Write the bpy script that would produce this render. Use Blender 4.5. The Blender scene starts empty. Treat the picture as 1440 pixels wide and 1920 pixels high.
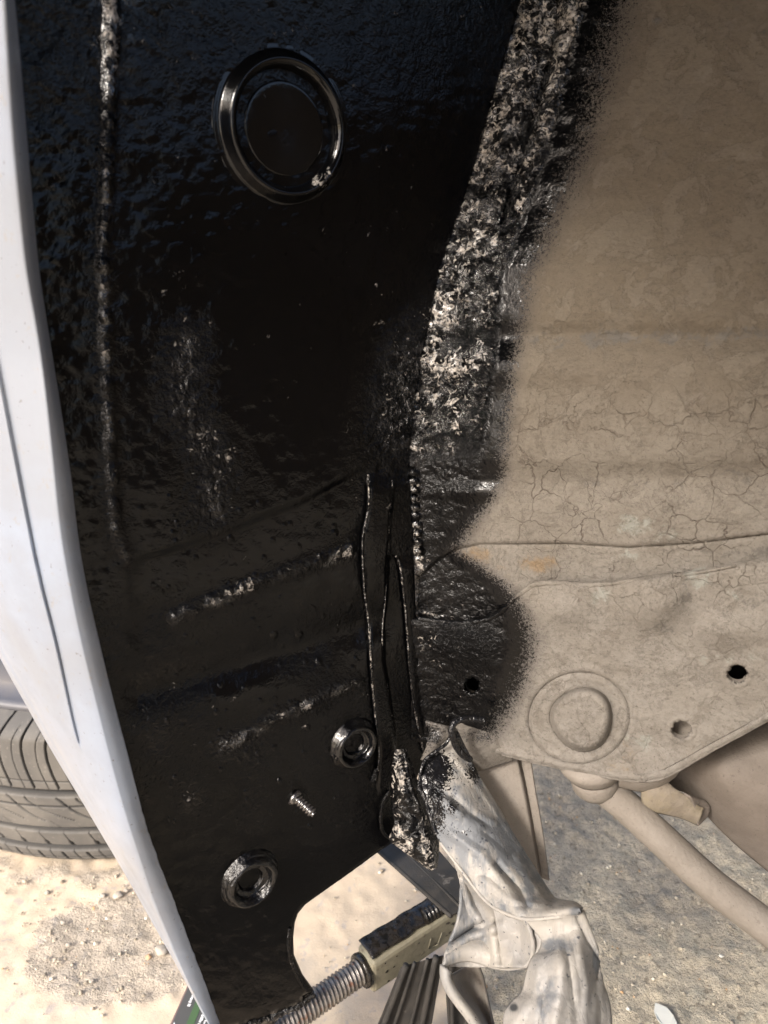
import bpy, math, random
import numpy as np
from mathutils import Vector, Matrix
R = math.radians
SC = bpy.context.scene
COL = SC.collection

# ------------------------------------------------------------------ camera
FPX = 960.0 / math.tan(R(34.7))          # photo pixels per unit slope (1440 x 1920 photograph)
PITCH = R(22.0)
CAM = np.array([0.0, 0.0, 0.62])
cd = bpy.data.cameras.new('camera'); cam = bpy.data.objects.new('camera', cd); COL.objects.link(cam)
cam.location = CAM; cam.rotation_euler = (R(90) - PITCH, 0, 0)
cd.sensor_fit = 'VERTICAL'; cd.sensor_height = 36; cd.lens = 18 / math.tan(R(34.7))
cd.clip_start = 0.01; cd.clip_end = 200
cd.dof.use_dof = True; cd.dof.focus_distance = 0.45; cd.dof.aperture_fstop = 10.0
SC.camera = cam

# ------------------------------------------------------------------ sky, sun, exposure
SUN_EL, SUN_AZ = 38.0, 224.0             # azimuth measured clockwise from +Y: the sun stands to the left, a little behind
w = bpy.data.worlds.new('World'); SC.world = w; w.use_nodes = True
nt = w.node_tree; nt.nodes.clear()
sky = nt.nodes.new('ShaderNodeTexSky'); sky.sky_type = 'NISHITA'; sky.sun_disc = False
sky.sun_elevation = R(SUN_EL); sky.sun_rotation = R(SUN_AZ); sky.dust_density = 4.0; sky.air_density = 0.8; sky.ozone_density = 0.4
bg = nt.nodes.new('ShaderNodeBackground'); bg.inputs[1].default_value = 0.15
wo = nt.nodes.new('ShaderNodeOutputWorld')
nt.links.new(sky.outputs[0], bg.inputs[0]); nt.links.new(bg.outputs[0], wo.inputs[0])
sl = bpy.data.lights.new('sun', 'SUN'); sl.energy = 1.5; sl.angle = R(10); sl.color = (1.0, 0.95, 0.88)
so = bpy.data.objects.new('sun', sl); COL.objects.link(so)
el, az = R(SUN_EL), R(SUN_AZ)
sd = Vector((math.sin(az) * math.cos(el), math.cos(az) * math.cos(el), math.sin(el)))
so.rotation_euler = sd.to_track_quat('Z', 'Y').to_euler()
so.location = (-3, -1, 3)
SC.view_settings.view_transform = 'Standard'; SC.view_settings.look = 'None'
SC.view_settings.exposure = 1.22; SC.view_settings.gamma = 1.0
SC.cycles.max_bounces = 10; SC.cycles.diffuse_bounces = 6; SC.cycles.glossy_bounces = 5
SC.cycles.use_denoising = True

# ------------------------------------------------------------------ maths helpers
CT, ST = math.cos(PITCH), math.sin(PITCH)
def P(u, v, d):
    """world point that lies d metres in front of the lens plane and shows at photo pixel (u, v)"""
    u, v, d = np.broadcast_arrays(np.asarray(u, float), np.asarray(v, float), np.asarray(d, float))
    a = (u - 720) / FPX * d; b = -(v - 960) / FPX * d
    return np.stack([CAM[0] + a, CAM[1] + d * CT + b * ST, CAM[2] - d * ST + b * CT], -1)
def DZ(v, z):
    """depth at which the ray of row v meets the height z"""
    return (CAM[2] - z) / (ST + (v - 960) / FPX * CT)
def PZ(u, v, z): return P(u, v, DZ(v, z))
def ip(v, pts):
    pts = np.asarray(pts, float); return np.interp(v, pts[:, 0], pts[:, 1])
def sm(x, a, b):
    t = np.clip((np.asarray(x, float) - a) / (b - a), 0, 1); return t * t * (3 - 2 * t)
def vnoise(x, y, seed=0):
    x = np.asarray(x, float); y = np.asarray(y, float)
    xi = np.floor(x).astype(np.int64); yi = np.floor(y).astype(np.int64)
    fx = x - xi; fy = y - yi; fx = fx * fx * (3 - 2 * fx); fy = fy * fy * (3 - 2 * fy)
    def h(a, b):
        n = (a * 374761393 + b * 668265263 + seed * 1442695041) & 0xffffffff
        n = ((n ^ (n >> 13)) * 1274126177) & 0xffffffff
        return ((n ^ (n >> 16)) & 0xffff) / 65535.0
    return (h(xi, yi) * (1 - fx) + h(xi + 1, yi) * fx) * (1 - fy) + (h(xi, yi + 1) * (1 - fx) + h(xi + 1, yi + 1) * fx) * fy
def fbm(x, y, o=3, seed=0):
    s = 0; a = 1; t = 0
    for k in range(o):
        s = s + a * vnoise(x * 2 ** k, y * 2 ** k, seed + k * 7); t += a; a *= .5
    return s / t - .5
def pdist(U, V, pts):
    """distance from each (U, V) to a polyline"""
    best = np.full(np.shape(U), 1e9)
    for (x0, y0), (x1, y1) in zip(pts[:-1], pts[1:]):
        dx, dy = x1 - x0, y1 - y0
        t = np.clip(((U - x0) * dx + (V - y0) * dy) / (dx * dx + dy * dy), 0, 1)
        best = np.minimum(best, np.hypot(U - x0 - t * dx, V - y0 - t * dy))
    return best
def ga(x, s): return np.exp(-(x / s) ** 2)
def cr(pts, n):
    """Catmull-Rom resample of a polyline (any dimension) to n points, even in chord length"""
    p = np.asarray(pts, float)
    if len(p) == 2:
        t = np.linspace(0, 1, n)[:, None]; return p[0] * (1 - t) + p[1] * t
    q = np.vstack([2 * p[0] - p[1], p, 2 * p[-1] - p[-2]])
    out = []
    for i in range(len(p) - 1):
        a, b, c, d = q[i:i + 4]; t = np.linspace(0, 1, 16, endpoint=False)[:, None]
        out.append(.5 * ((2 * b) + (c - a) * t + (2 * a - 5 * b + 4 * c - d) * t ** 2 + (3 * b - a - 3 * c + d) * t ** 3))
    out = np.vstack(out + [p[-1:]])
    L = np.r_[0, np.cumsum(np.linalg.norm(np.diff(out, axis=0), axis=1))]
    s = np.linspace(0, L[-1], n)
    return np.stack([np.interp(s, L, out[:, k]) for k in range(out.shape[1])], -1)

# ------------------------------------------------------------------ object helpers
def tag(o, label=None, cat=None, group=None, kind=None):
    for k, x in (('label', label), ('category', cat), ('group', group), ('kind', kind)):
        if x: o[k] = x
    return o
def thing(name, loc, label, cat, group=None):
    o = bpy.data.objects.new(name, None); COL.objects.link(o); o.location = loc; o.empty_display_size = .05
    return tag(o, label, cat, group)
def worldloc(o):
    v = Vector((0, 0, 0))
    while o is not None: v += o.location; o = o.parent
    return v
def mesh_obj(name, verts, faces, mat, parent=None, smooth=True, attrs=None, thick=None, off=1.0):
    verts = np.asarray(verts, float).reshape(-1, 3)
    if parent is not None: verts = verts - np.array(worldloc(parent))
    me = bpy.data.meshes.new(name)
    if isinstance(faces, np.ndarray) and faces.ndim == 2:
        n, k = faces.shape
        me.vertices.add(len(verts)); me.vertices.foreach_set('co', verts.ravel())
        me.loops.add(n * k); me.loops.foreach_set('vertex_index', faces.ravel().astype(np.int32))
        me.polygons.add(n); me.polygons.foreach_set('loop_start', np.arange(0, n * k, k, dtype=np.int32))
        me.update(calc_edges=True); me.validate()
    else:
        me.from_pydata(verts.tolist(), [], [list(map(int, f)) for f in faces]); me.update()
    if smooth: me.polygons.foreach_set('use_smooth', [True] * len(me.polygons))
    for an, arr in (attrs or {}).items():
        a = me.color_attributes.new(an, 'FLOAT_COLOR', 'POINT'); a.data.foreach_set('color', np.asarray(arr, np.float32).ravel())
    me.materials.append(mat)
    o = bpy.data.objects.new(name, me); COL.objects.link(o); o.parent = parent
    if thick:
        m = o.modifiers.new('thickness', 'SOLIDIFY'); m.thickness = thick; m.offset = off
    return o
def gridf(nr, nc, closed=False):
    i = np.arange(nr - 1)[:, None]; j = np.arange(nc if closed else nc - 1)[None, :]
    j2 = (j + 1) % nc
    return np.stack([i * nc + j, i * nc + j2, (i + 1) * nc + j2, (i + 1) * nc + j], -1).reshape(-1, 4)
def sheet(name, X, mat, parent=None, attrs=None, thick=None, off=1.0, closed=False, keep=None):
    nr, nc = X.shape[:2]; f = gridf(nr, nc, closed)
    if keep is not None:
        k = keep.ravel(); f = f[k[f].all(axis=1)]
    return mesh_obj(name, X.reshape(-1, 3), f, mat, parent, True, {k: a.reshape(-1, 4) for k, a in (attrs or {}).items()}, thick, off)
def frames(pts):
    T = np.gradient(pts, axis=0); T /= np.linalg.norm(T, axis=1)[:, None] + 1e-12
    N = np.cross(T, [0.13, 0.2, 1.0]); N /= np.linalg.norm(N, axis=1)[:, None] + 1e-12
    return T, N, np.cross(T, N)
def tube_verts(pts, r, ns=8, wob=None):
    pts = np.asarray(pts, float); T, N, B = frames(pts); r = np.broadcast_to(r, len(pts))
    a = np.arange(ns) / ns * 2 * math.pi
    rr = r[:, None] * (1 if wob is None else wob)
    return pts[:, None, :] + (np.cos(a)[None, :, None] * N[:, None, :] + np.sin(a)[None, :, None] * B[:, None, :]) * (rr if np.ndim(rr) == 2 else np.array(rr))[..., None]
def tube(name, pts, r, mat, parent=None, ns=8, rough=0.0, caps=True, attrs=None, seed=1):
    pts = np.asarray(pts, float); n = len(pts)
    wob = np.ones((n, ns))
    if rough:
        ii, jj = np.meshgrid(np.arange(n), np.arange(ns), indexing='ij'); wob = 1 + rough * 2 * fbm(ii * .6, jj * .9, 2, seed)
    X = tube_verts(pts, r, ns, wob)
    f = [tuple(q) for q in gridf(n, ns, True)]
    if caps: f += [tuple(range(ns))[::-1], tuple((n - 1) * ns + k for k in range(ns))]
    at = {k: np.tile(np.array(a, float), (n * ns, 1)) for k, a in (attrs or {}).items()}
    return mesh_obj(name, X.reshape(-1, 3), f, mat, parent, True, at)
def lathe(name, prof, origin, axis, mat, parent=None, ns=64, attrs=None, xdir=None, wob=0, seed=3):
    """prof: list of (radius, height along axis)"""
    ax = np.array(axis, float); ax /= np.linalg.norm(ax)
    x = np.array(xdir if xdir is not None else [0.3, 0.1, 1.0], float); x -= ax * x.dot(ax); x /= np.linalg.norm(x); y = np.cross(ax, x)
    pr = np.array(prof, float); a = np.arange(ns) / ns * 2 * math.pi
    rr = pr[:, 0][:, None] * np.ones(ns); hh = pr[:, 1][:, None] * np.ones(ns)
    if wob:
        ii, jj = np.meshgrid(np.arange(len(pr)), np.arange(ns), indexing='ij')
        hh = hh + wob * 2 * (fbm(ii * .35, np.cos(a[jj]) * 4 + 9, 3, seed) + fbm(ii * .3, np.sin(a[jj]) * 4 + 9, 3, seed + 5)) * .5
    X = np.array(origin)[None, None, :] + (rr * np.cos(a))[..., None] * x + (rr * np.sin(a))[..., None] * y + hh[..., None] * ax
    f = [tuple(q) for q in gridf(len(pr), ns, True)]
    if pr[0, 0] > 1e-6: f.append(tuple(range(ns))[::-1])
    if pr[-1, 0] > 1e-6: f.append(tuple((len(pr) - 1) * ns + k for k in range(ns)))
    at = {k: np.tile(np.array(c, float), (X.shape[0] * ns, 1)) for k, c in (attrs or {}).items()}
    return mesh_obj(name, X.reshape(-1, 3), f, mat, parent, True, at)
def bevel(o, wd, seg=2):
    m = o.modifiers.new('bevel', 'BEVEL'); m.width = wd; m.segments = seg; m.limit_method = 'ANGLE'; m.angle_limit = R(35); return o
def prism(name, base, top, mat, parent=None, bev=0.0, smooth=False):
    """solid between two polygons of equal length"""
    n = len(base); v = list(base) + list(top)
    f = [tuple(range(n))[::-1], tuple(range(n, 2 * n))] + [(i, (i + 1) % n, n + (i + 1) % n, n + i) for i in range(n)]
    o = mesh_obj(name, v, f, mat, parent, smooth)
    import bmesh
    b = bmesh.new(); b.from_mesh(o.data); bmesh.ops.recalc_face_normals(b, faces=b.faces); b.to_mesh(o.data); b.free()
    if bev: bevel(o, bev)
    return o

# ------------------------------------------------------------------ materials
class MT:
    def __init__(s, name):
        s.m = bpy.data.materials.new(name); s.m.use_nodes = True; s.t = s.m.node_tree; s.t.nodes.clear()
        s.out = s.n('ShaderNodeOutputMaterial'); s.b = s.n('ShaderNodeBsdfPrincipled'); s.l(s.b.outputs[0], s.out.inputs[0])
        s.tc = s.n('ShaderNodeTexCoord').outputs['Object']
    def n(s, k): return s.t.nodes.new(k)
    def l(s, a, b): s.t.links.new(a, b)
    def put(s, sock, v):
        if isinstance(v, bpy.types.NodeSocket): s.l(v, sock)
        elif isinstance(v, (tuple, list)) and len(v) == 3 and sock.type == 'RGBA': sock.default_value = (*v, 1)
        else: sock.default_value = v
    def noise(s, scale, detail=3, rough=.55, dist=0, vec=None, col=False):
        x = s.n('ShaderNodeTexNoise'); x.inputs['Scale'].default_value = scale; x.inputs['Detail'].default_value = detail
        x.inputs['Roughness'].default_value = rough; x.inputs['Distortion'].default_value = dist; s.l(vec or s.tc, x.inputs['Vector'])
        return x.outputs[1 if col else 0]
    def voro(s, scale, feat='F1', vec=None, rnd=1.0):
        x = s.n('ShaderNodeTexVoronoi'); x.feature = feat; x.inputs['Scale'].default_value = scale; x.inputs['Randomness'].default_value = rnd
        s.l(vec or s.tc, x.inputs['Vector']); return x.outputs[0]
    def m_(s, op, a, b=0.0, c=0.0, clamp=False):
        x = s.n('ShaderNodeMath'); x.operation = op; x.use_clamp = clamp
        for i, v in enumerate((a, b, c)):
            if i < len(x.inputs): s.put(x.inputs[i], v)
        return x.outputs[0]
    def vm(s, op, a, b):
        x = s.n('ShaderNodeVectorMath'); x.operation = op; s.put(x.inputs[0], a)
        if op == 'SCALE': s.put(x.inputs['Scale'], b)
        else: s.put(x.inputs[1], b)
        return x.outputs[0]
    def ss(s, v, a, b, lo=0.0, hi=1.0):
        x = s.n('ShaderNodeMapRange'); x.interpolation_type = 'SMOOTHSTEP'
        for i, q in enumerate((v, a, b, lo, hi)): s.put(x.inputs[i], q)
        return x.outputs[0]
    def mix(s, f, a, b, mode='MIX'):
        x = s.n('ShaderNodeMix'); x.data_type = 'RGBA'; x.blend_type = mode
        s.put(x.inputs[0], f); s.put(x.inputs[6], a); s.put(x.inputs[7], b); return x.outputs[2]
    def attr(s, name):
        x = s.n('ShaderNodeAttribute'); x.attribute_name = name
        y = s.n('ShaderNodeSeparateColor'); s.l(x.outputs['Color'], y.inputs[0])
        return y.outputs[0], y.outputs[1], y.outputs[2], x.outputs['Alpha']
    def bump(s, h, strength, dist, nrm=None):
        x = s.n('ShaderNodeBump'); s.put(x.inputs['Strength'], strength); s.put(x.inputs['Distance'], dist); s.put(x.inputs['Height'], h)
        if nrm is not None: s.l(nrm, x.inputs['Normal'])
        return x.outputs[0]
    def done(s, **k):
        for a, v in k.items(): s.put(s.b.inputs[a.replace('_', ' ')], v)
        return s.m

def body_material():
    s = MT('sprayed_underbody')
    paint, glint_bare, rust, pale = s.attr('mA'); rough, warm, smudge_shade, crk = s.attr('mB')
    n1 = s.noise(2100, 2, .6); n2 = s.noise(60, 3, .6); n3 = s.noise(380, 3, .55, .6); n4 = s.noise(1000, 2)
    # ---- spray edge: single droplets against dust
    sp = s.m_('ADD', paint, s.m_('MULTIPLY', s.m_('SUBTRACT', n1, .5), 1.15)); sp = s.m_('ADD', sp, s.m_('MULTIPLY', s.m_('SUBTRACT', s.noise(620, 3, .7), .5), 1.0))
    sp = s.m_('ADD', sp, s.m_('MULTIPLY', s.m_('SUBTRACT', n2, .5), .25))
    pf = s.ss(sp, .38, .60)
    nf = s.m_('SUBTRACT', 1.0, s.m_('MINIMUM', 1.0, s.m_('MULTIPLY', s.m_('ABSOLUTE', s.m_('SUBTRACT', s.noise(150, 2, .5, 1.2), .5)), 8.0)))
    nb = s.m_('ADD', s.m_('MULTIPLY', s.noise(180, 4, .60, .35), .84), s.m_('MULTIPLY', nf, .17))
    nb = s.m_('ADD', nb, s.m_('MULTIPLY', s.m_('SUBTRACT', s.noise(48, 3, .6), .5), .45))
    bf = s.ss(s.m_('ADD', s.m_('MULTIPLY', glint_bare, .88), s.m_('MULTIPLY', s.m_('SUBTRACT', nb, .5), 2.4)), .60, .86)  # pale flecks: reflections painted into the coat, and some uncoated spots
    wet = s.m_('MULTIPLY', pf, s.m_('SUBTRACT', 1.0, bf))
    # ---- dust colours
    dust = s.mix(warm, (.188, .173, .154), (.104, .085, .062))
    dust = s.mix(s.ss(s.noise(28, 5, .65), .38, .66, 0, .6), dust, s.mix(.5, dust, (.10, .083, .065)), 'MIX')
    dust = s.mix(s.m_('MULTIPLY', s.ss(s.noise(330, 5, .75), .44, .68), .30), dust, (.062, .05, .038))
    dust = s.mix(s.m_('MULTIPLY', s.ss(n4, .62, .72), .6), dust, (.05, .04, .032))
    mp = s.n('ShaderNodeMapping'); s.l(s.tc, mp.inputs[0]); mp.inputs['Scale'].default_value = (1, 1, 2.6)
    fl1 = s.noise(170, 5, .7, 1.5, mp.outputs[0]); flk = s.ss(s.m_('ABSOLUTE', s.m_('SUBTRACT', fl1, .56)), .0, .022, 1, 0)
    flk = s.m_('MULTIPLY', flk, s.ss(s.noise(60, 3), .52, .62))
    dust = s.mix(s.m_('MULTIPLY', s.m_('MULTIPLY', flk, warm), .22), dust, (.045, .035, .028))
    dust = s.mix(s.m_('MULTIPLY', s.ss(s.noise(75, 5, .7), .54, .72), .30), dust, s.mix(.5, dust, (.22, .20, .175)))
    en = s.m_('MULTIPLY', s.m_('SUBTRACT', s.noise(85, 6, .75), .5), 2.6)
    dust = s.mix(s.ss(s.m_('ADD', rust, en), .35, .95, 0, .75), dust, (.185, .125, .068))
    dust = s.mix(s.ss(s.m_('ADD', pale, en), .48, .85, 0, .6), dust, (.235, .245, .22))
    dust = s.mix(s.ss(s.m_('ADD', smudge_shade, en), .40, .75, 0, .8), dust, (.085, .078, .07))
    dust = s.mix(s.ss(paint, .02, .62, 0, .62), dust, (.035, .032, .034))
    # ---- dried mud cracks
    wv = s.vm('ADD', s.tc, s.vm('SCALE', s.noise(70, 3, .6, col=True), .014))
    ce = s.voro(58, 'DISTANCE_TO_EDGE', wv); ce2 = s.voro(95, 'DISTANCE_TO_EDGE', wv)
    cw = s.ss(s.noise(24, 2), .38, .55)
    crack = s.m_('MULTIPLY', s.ss(ce, .0, s.ss(s.noise(50, 3), .3, .7, .004, .034), 1, 0), s.m_('MULTIPLY', crk, cw))
    crack = s.m_('MAXIMUM', crack, s.m_('MULTIPLY', s.ss(ce2, .0, .04, .8, 0), s.m_('MULTIPLY', crk, s.ss(s.noise(35, 2), .55, .68))))
    dust = s.mix(s.m_('MULTIPLY', crack, .65), dust, (.06, .045, .035))
    fn_ = s.m_('ADD', s.noise(42, 7, .68, .4), s.m_('MULTIPLY', s.m_('SUBTRACT', crk, .5), .03)); lay = s.ss(fn_, .500, .512); led = s.ss(s.m_('ABSOLUTE', s.m_('SUBTRACT', fn_, .497)), 0, .007, 1, 0)
    lay2 = s.ss(s.noise(95, 6, .7, .3), .585, .60)
    dust = s.mix(s.m_('MULTIPLY', lay, .22), dust, s.mix(.5, dust, (.20, .18, .15))); dust = s.mix(s.m_('MULTIPLY', led, .38), dust, (.05, .042, .034))
    dust = s.mix(s.m_('MULTIPLY', lay2, .30), dust, (.10, .085, .068))
    glint_bare_col = s.mix(s.ss(s.noise(520, 3, .6), .36, .62), (.04, .037, .036), (.40, .365, .325))  # beige of the painted reflections and of uncoated patches
    base = s.mix(wet, s.mix(s.m_('MULTIPLY', bf, paint), dust, glint_bare_col), (.0015, .0015, .0018))
    rg = s.m_('ADD', .72, s.m_('MULTIPLY', n2, .2))
    wr = s.ss(s.noise(45, 4, .6), .35, .7, .05, .16)
    rgh = s.m_('ADD', s.m_('MULTIPLY', rg, s.m_('SUBTRACT', 1.0, s.m_('MAXIMUM', wet, s.m_('MULTIPLY', bf, .75)))), s.m_('MULTIPLY', wr, wet))
    # ---- relief
    hw = s.m_('ADD', s.m_('MULTIPLY', n3, 1.0), s.m_('MULTIPLY', s.noise(850, 3, .6), .35)); hw = s.m_('ADD', hw, s.m_('MULTIPLY', s.noise(150, 2, .5, 1.0), s.m_('MULTIPLY', s.ss(glint_bare, .15, .6), 1.0)))
    b1 = s.bump(hw, s.m_('MULTIPLY', wet, s.m_('ADD', .025, s.m_('MULTIPLY', rough, .975))), .0042)
    hd = s.m_('ADD', s.m_('MULTIPLY', s.noise(520, 4, .65), .5), s.m_('MULTIPLY', s.noise(90, 3), .9))
    hd = s.m_('SUBTRACT', hd, s.m_('MULTIPLY', crack, .7)); hd = s.m_('SUBTRACT', hd, s.m_('MULTIPLY', s.ss(fl1, .53, .58), .08))
    hd = s.m_('ADD', hd, s.m_('SUBTRACT', s.m_('MULTIPLY', lay, .28), s.m_('MULTIPLY', lay2, .22)))
    b2 = s.bump(hd, s.m_('MULTIPLY', s.m_('SUBTRACT', 1.0, wet), .6), .0020, b1)
    b3 = s.bump(wet, .35, .0004, b2)
    b4 = s.bump(bf, .3, .0010, b3)
    return s.done(Base_Color=base, Roughness=rgh, Normal=b4, IOR=s.m_('ADD', 1.33, s.m_('MAXIMUM', s.m_('MULTIPLY', s.m_('MULTIPLY', s.ss(glint_bare, .12, .60), s.ss(s.noise(130, 5, .7, .5), .44, .60)), s.m_('MULTIPLY', s.m_('SUBTRACT', 1.0, smudge_shade), 1.15)), s.m_('MULTIPLY', s.m_('MULTIPLY', pale, wet), 1.3))))
M_BODY = body_material()

def silver_mat():
    s = MT('silver_car_paint')
    fl = s.noise(4000, 1); d = s.noise(18, 5, .6); st = s.noise(9, 3, .5, 1.0)
    c = s.mix(s.ss(d, .35, .7), (.315, .365, .455), (.28, .315, .38))  # blue tint of reflected sky put into the silver base
    c = s.mix(s.ss(s.noise(6, 4, .6, 1.0), .45, .62, 0, .5), c, (.26, .27, .29)); c = s.mix(s.ss(s.noise(130, 4, .75), .60, .70, 0, .4), c, (.30, .26, .20))
    c = s.mix(s.ss(s.noise(420, 2), .70, .74, 0, .7), c, (.16, .15, .14))
    rg = s.ss(d, .3, .7, .28, .50)
    return s.done(Base_Color=c, Metallic=.35, Roughness=rg, Normal=s.bump(s.noise(300, 3), .08, .0006), Coat_Weight=.35, Coat_Roughness=.15)
M_SILVER = silver_mat()

def dusty_mat(name, c0, c1, c2, sc=60, bump=.4, rough=.75):
    s = MT(name)
    c = s.mix(s.ss(s.noise(sc, 4, .6), .35, .65), c0, c1)
    c = s.mix(s.ss(s.noise(sc * 5, 3, .7), .58, .74, 0, .7), c, c2)
    c = s.mix(s.ss(s.noise(900, 2), .68, .74, 0, .6), c, tuple(x * .35 for x in c2))
    return s.done(Base_Color=c, Roughness=rough, Normal=s.bump(s.m_('ADD', s.noise(500, 3), s.m_('MULTIPLY', s.noise(70, 3), 1.5)), bump, .0012))
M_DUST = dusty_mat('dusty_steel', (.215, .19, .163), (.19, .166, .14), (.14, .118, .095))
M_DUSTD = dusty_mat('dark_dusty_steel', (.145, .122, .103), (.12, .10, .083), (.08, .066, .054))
M_YEL = dusty_mat('yellowed_dusty_steel', (.215, .18, .125), (.195, .165, .13), (.10, .08, .055), 70)

def flap_mat():
    s = MT('dusty_grey_rubber')
    paint, ribs, wipe, dark = s.attr('mA')
    st = s.n('ShaderNodeMapping'); s.l(s.tc, st.inputs[0]); st.inputs['Rotation'].default_value = (0.3, .5, .4); st.inputs['Scale'].default_value = (5, 2.5, .8)
    c = s.mix(s.ss(s.noise(30, 4, .6), .35, .68), (.315, .295, .265), (.25, .243, .235))
    c = s.mix(s.ss(s.m_('ADD', wipe, s.m_('MULTIPLY', s.m_('SUBTRACT', s.noise(26, 5, .65, 0, st.outputs[0]), .5), 2.2)), .35, .80, 0, .85), c, (.115, .128, .145))
    c = s.mix(s.ss(s.noise(300, 3), .6, .75, 0, .4), c, (.46, .43, .39))
    c = s.mix(s.ss(s.noise(330, 1), .71, .735, 0, .85), c, (.04, .045, .06))
    c = s.mix(s.ss(dark, .2, .8), c, (.05, .052, .055))
    pf = s.ss(s.m_('ADD', paint, s.m_('MULTIPLY', s.m_('SUBTRACT', s.noise(700, 3, .7), .5), 1.9)), .47, .56)
    c = s.mix(pf, c, (.006, .006, .007))
    rg = s.m_('ADD', .6, s.m_('MULTIPLY', pf, -.46))
    h = s.m_('ADD', s.noise(160, 3), s.m_('MULTIPLY', s.noise(700, 2), .3))
    rd = s.m_('ABSOLUTE', s.m_('SUBTRACT', s.noise(38, 3, .5, .7, st.outputs[0]), .5)); h = s.m_('ADD', h, s.m_('MULTIPLY', s.ss(rd, 0, .07), .5)); cz = s.voro(26, 'DISTANCE_TO_EDGE', s.vm('ADD', st.outputs[0], s.vm('SCALE', s.noise(30, 2, col=True), .03))); h = s.m_('ADD', h, s.m_('MULTIPLY', s.ss(cz, 0, .12), .06))
    return s.done(Base_Color=c, Roughness=rg, Normal=s.bump(h, s.m_('ADD', .25, s.m_('MULTIPLY', pf, .6)), .0012))
M_FLAP = flap_mat()

def tyre_mat():
    s = MT('dusty_tyre_rubber')
    groove_dark = s.attr('mA')[0]
    c = s.mix(s.ss(s.noise(22, 4), .35, .65), (.135, .126, .112), (.095, .09, .083))
    c = s.mix(s.ss(s.noise(260, 3, .7), .60, .72, 0, .6), c, (.22, .20, .175))
    c = s.mix(s.ss(groove_dark, .0, .8), c, (.022, .021, .02))
    return s.done(Base_Color=c, Roughness=.72, Normal=s.bump(s.noise(900, 3), .25, .0008))
M_TYRE = tyre_mat()
def side_mat():
    s = MT('tyre_sidewall_rubber')
    c = s.mix(s.ss(s.noise(14, 4), .35, .65), (.115, .115, .125), (.16, .145, .13))
    return s.done(Base_Color=c, Roughness=.5, Normal=s.bump(s.noise(500, 3), .15, .0008))
M_SIDE = side_mat()

def ground_mat():
    s = MT('sandy_concrete_ground')
    grav, dark, wetb, far = s.attr('mA')
    big = s.noise(3.5, 5, .6); med = s.noise(22, 5, .65); fine = s.noise(260, 4, .7); g = s.noise(120, 4, .65)
    c = s.mix(s.ss(big, .35, .65), (.60, .50, .375), (.52, .43, .325))
    c = s.mix(s.ss(med, .50, .66, 0, .55), c, (.42, .37, .31))
    c = s.mix(s.ss(s.noise(75, 3, .6), .60, .68, 0, .5), c, (.33, .31, .32))
    gc = s.mix(s.ss(g, .35, .65), (.70, .61, .46), (.53, .46, .35))
    gc = s.mix(s.ss(fine, .50, .68), gc, (.76, .67, .52))
    gc = s.mix(s.ss(s.noise(40, 4), .5, .7, 0, .6), gc, (.40, .38, .31))
    gc = s.mix(s.ss(s.noise(420, 2), .62, .72, 0, .5), gc, (.11, .09, .07))
    gc = s.mix(s.ss(s.noise(150, 4, .65), .56, .66, 0, .65), gc, (.20, .165, .12))
    gf = s.ss(s.m_('ADD', grav, s.m_('MULTIPLY', s.m_('SUBTRACT', s.noise(16, 5, .65), .5), 1.6)), .35, .65)
    c = s.mix(gf, c, gc)
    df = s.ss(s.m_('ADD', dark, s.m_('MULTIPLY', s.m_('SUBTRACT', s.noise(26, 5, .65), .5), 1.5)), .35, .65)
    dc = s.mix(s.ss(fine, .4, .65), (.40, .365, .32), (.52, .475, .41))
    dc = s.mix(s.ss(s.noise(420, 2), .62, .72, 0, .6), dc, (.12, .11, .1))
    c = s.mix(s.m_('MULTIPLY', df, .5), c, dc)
    h = s.m_('ADD', s.m_('MULTIPLY', s.noise(125, 6, .72), 1.6), s.m_('MULTIPLY', s.noise(600, 3, .6), .45))
    stn = s.m_('ADD', .18, s.m_('ADD', s.m_('MULTIPLY', gf, .80), s.m_('MULTIPLY', df, .55)), 0, True)
    return s.done(Base_Color=c, Roughness=.88, Normal=s.bump(h, stn, .006))
M_GROUND = ground_mat()
def stone_mat(name, a, b):
    s = MT(name)
    oi = s.n('ShaderNodeObjectInfo')
    c = s.mix(s.noise(60, 3), a, b)
    vv = s.voro(90)
    return s.done(Base_Color=c, Roughness=.8, Normal=s.bump(s.noise(400, 4), .5, .001))
M_STONE = stone_mat('grey_stone', (.36, .325, .275), (.46, .41, .345))
M_STONE_O = stone_mat('orange_stone', (.50, .30, .16), (.58, .40, .25))
M_STONE_W = stone_mat('pale_stone', (.62, .58, .50), (.75, .71, .64))
def grit_mat():
    s = MT('mixed_grit')
    v = s.n('ShaderNodeTexVoronoi'); v.inputs['Scale'].default_value = 120; s.l(s.tc, v.inputs['Vector'])
    r = s.n('ShaderNodeSeparateColor'); s.l(v.outputs['Color'], r.inputs[0])
    c = s.mix(s.ss(r.outputs[0], .2, .8), (.30, .26, .20), (.56, .49, .38))
    c = s.mix(s.ss(r.outputs[1], .88, .92), c, (.70, .64, .52))
    c = s.mix(s.ss(r.outputs[2], .93, .95), c, (.52, .33, .17))
    return s.done(Base_Color=c, Roughness=.85)
M_GRIT = grit_mat()
def metal(name, c0, c1, metallic, r0, r1, sc=120, rust=None, ramt=.62):
    s = MT(name); n = s.noise(sc, 4, .65)
    c = s.mix(s.ss(n, .35, .65), c0, c1)
    if rust: c = s.mix(s.ss(s.noise(sc * .6, 4, .7), ramt, ramt + .08, 0, .85), c, rust)
    return s.done(Base_Color=c, Metallic=metallic, Roughness=s.ss(s.noise(sc * 2, 3), .35, .65, r0, r1), Normal=s.bump(s.noise(700, 3), .3, .0006))
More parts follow.
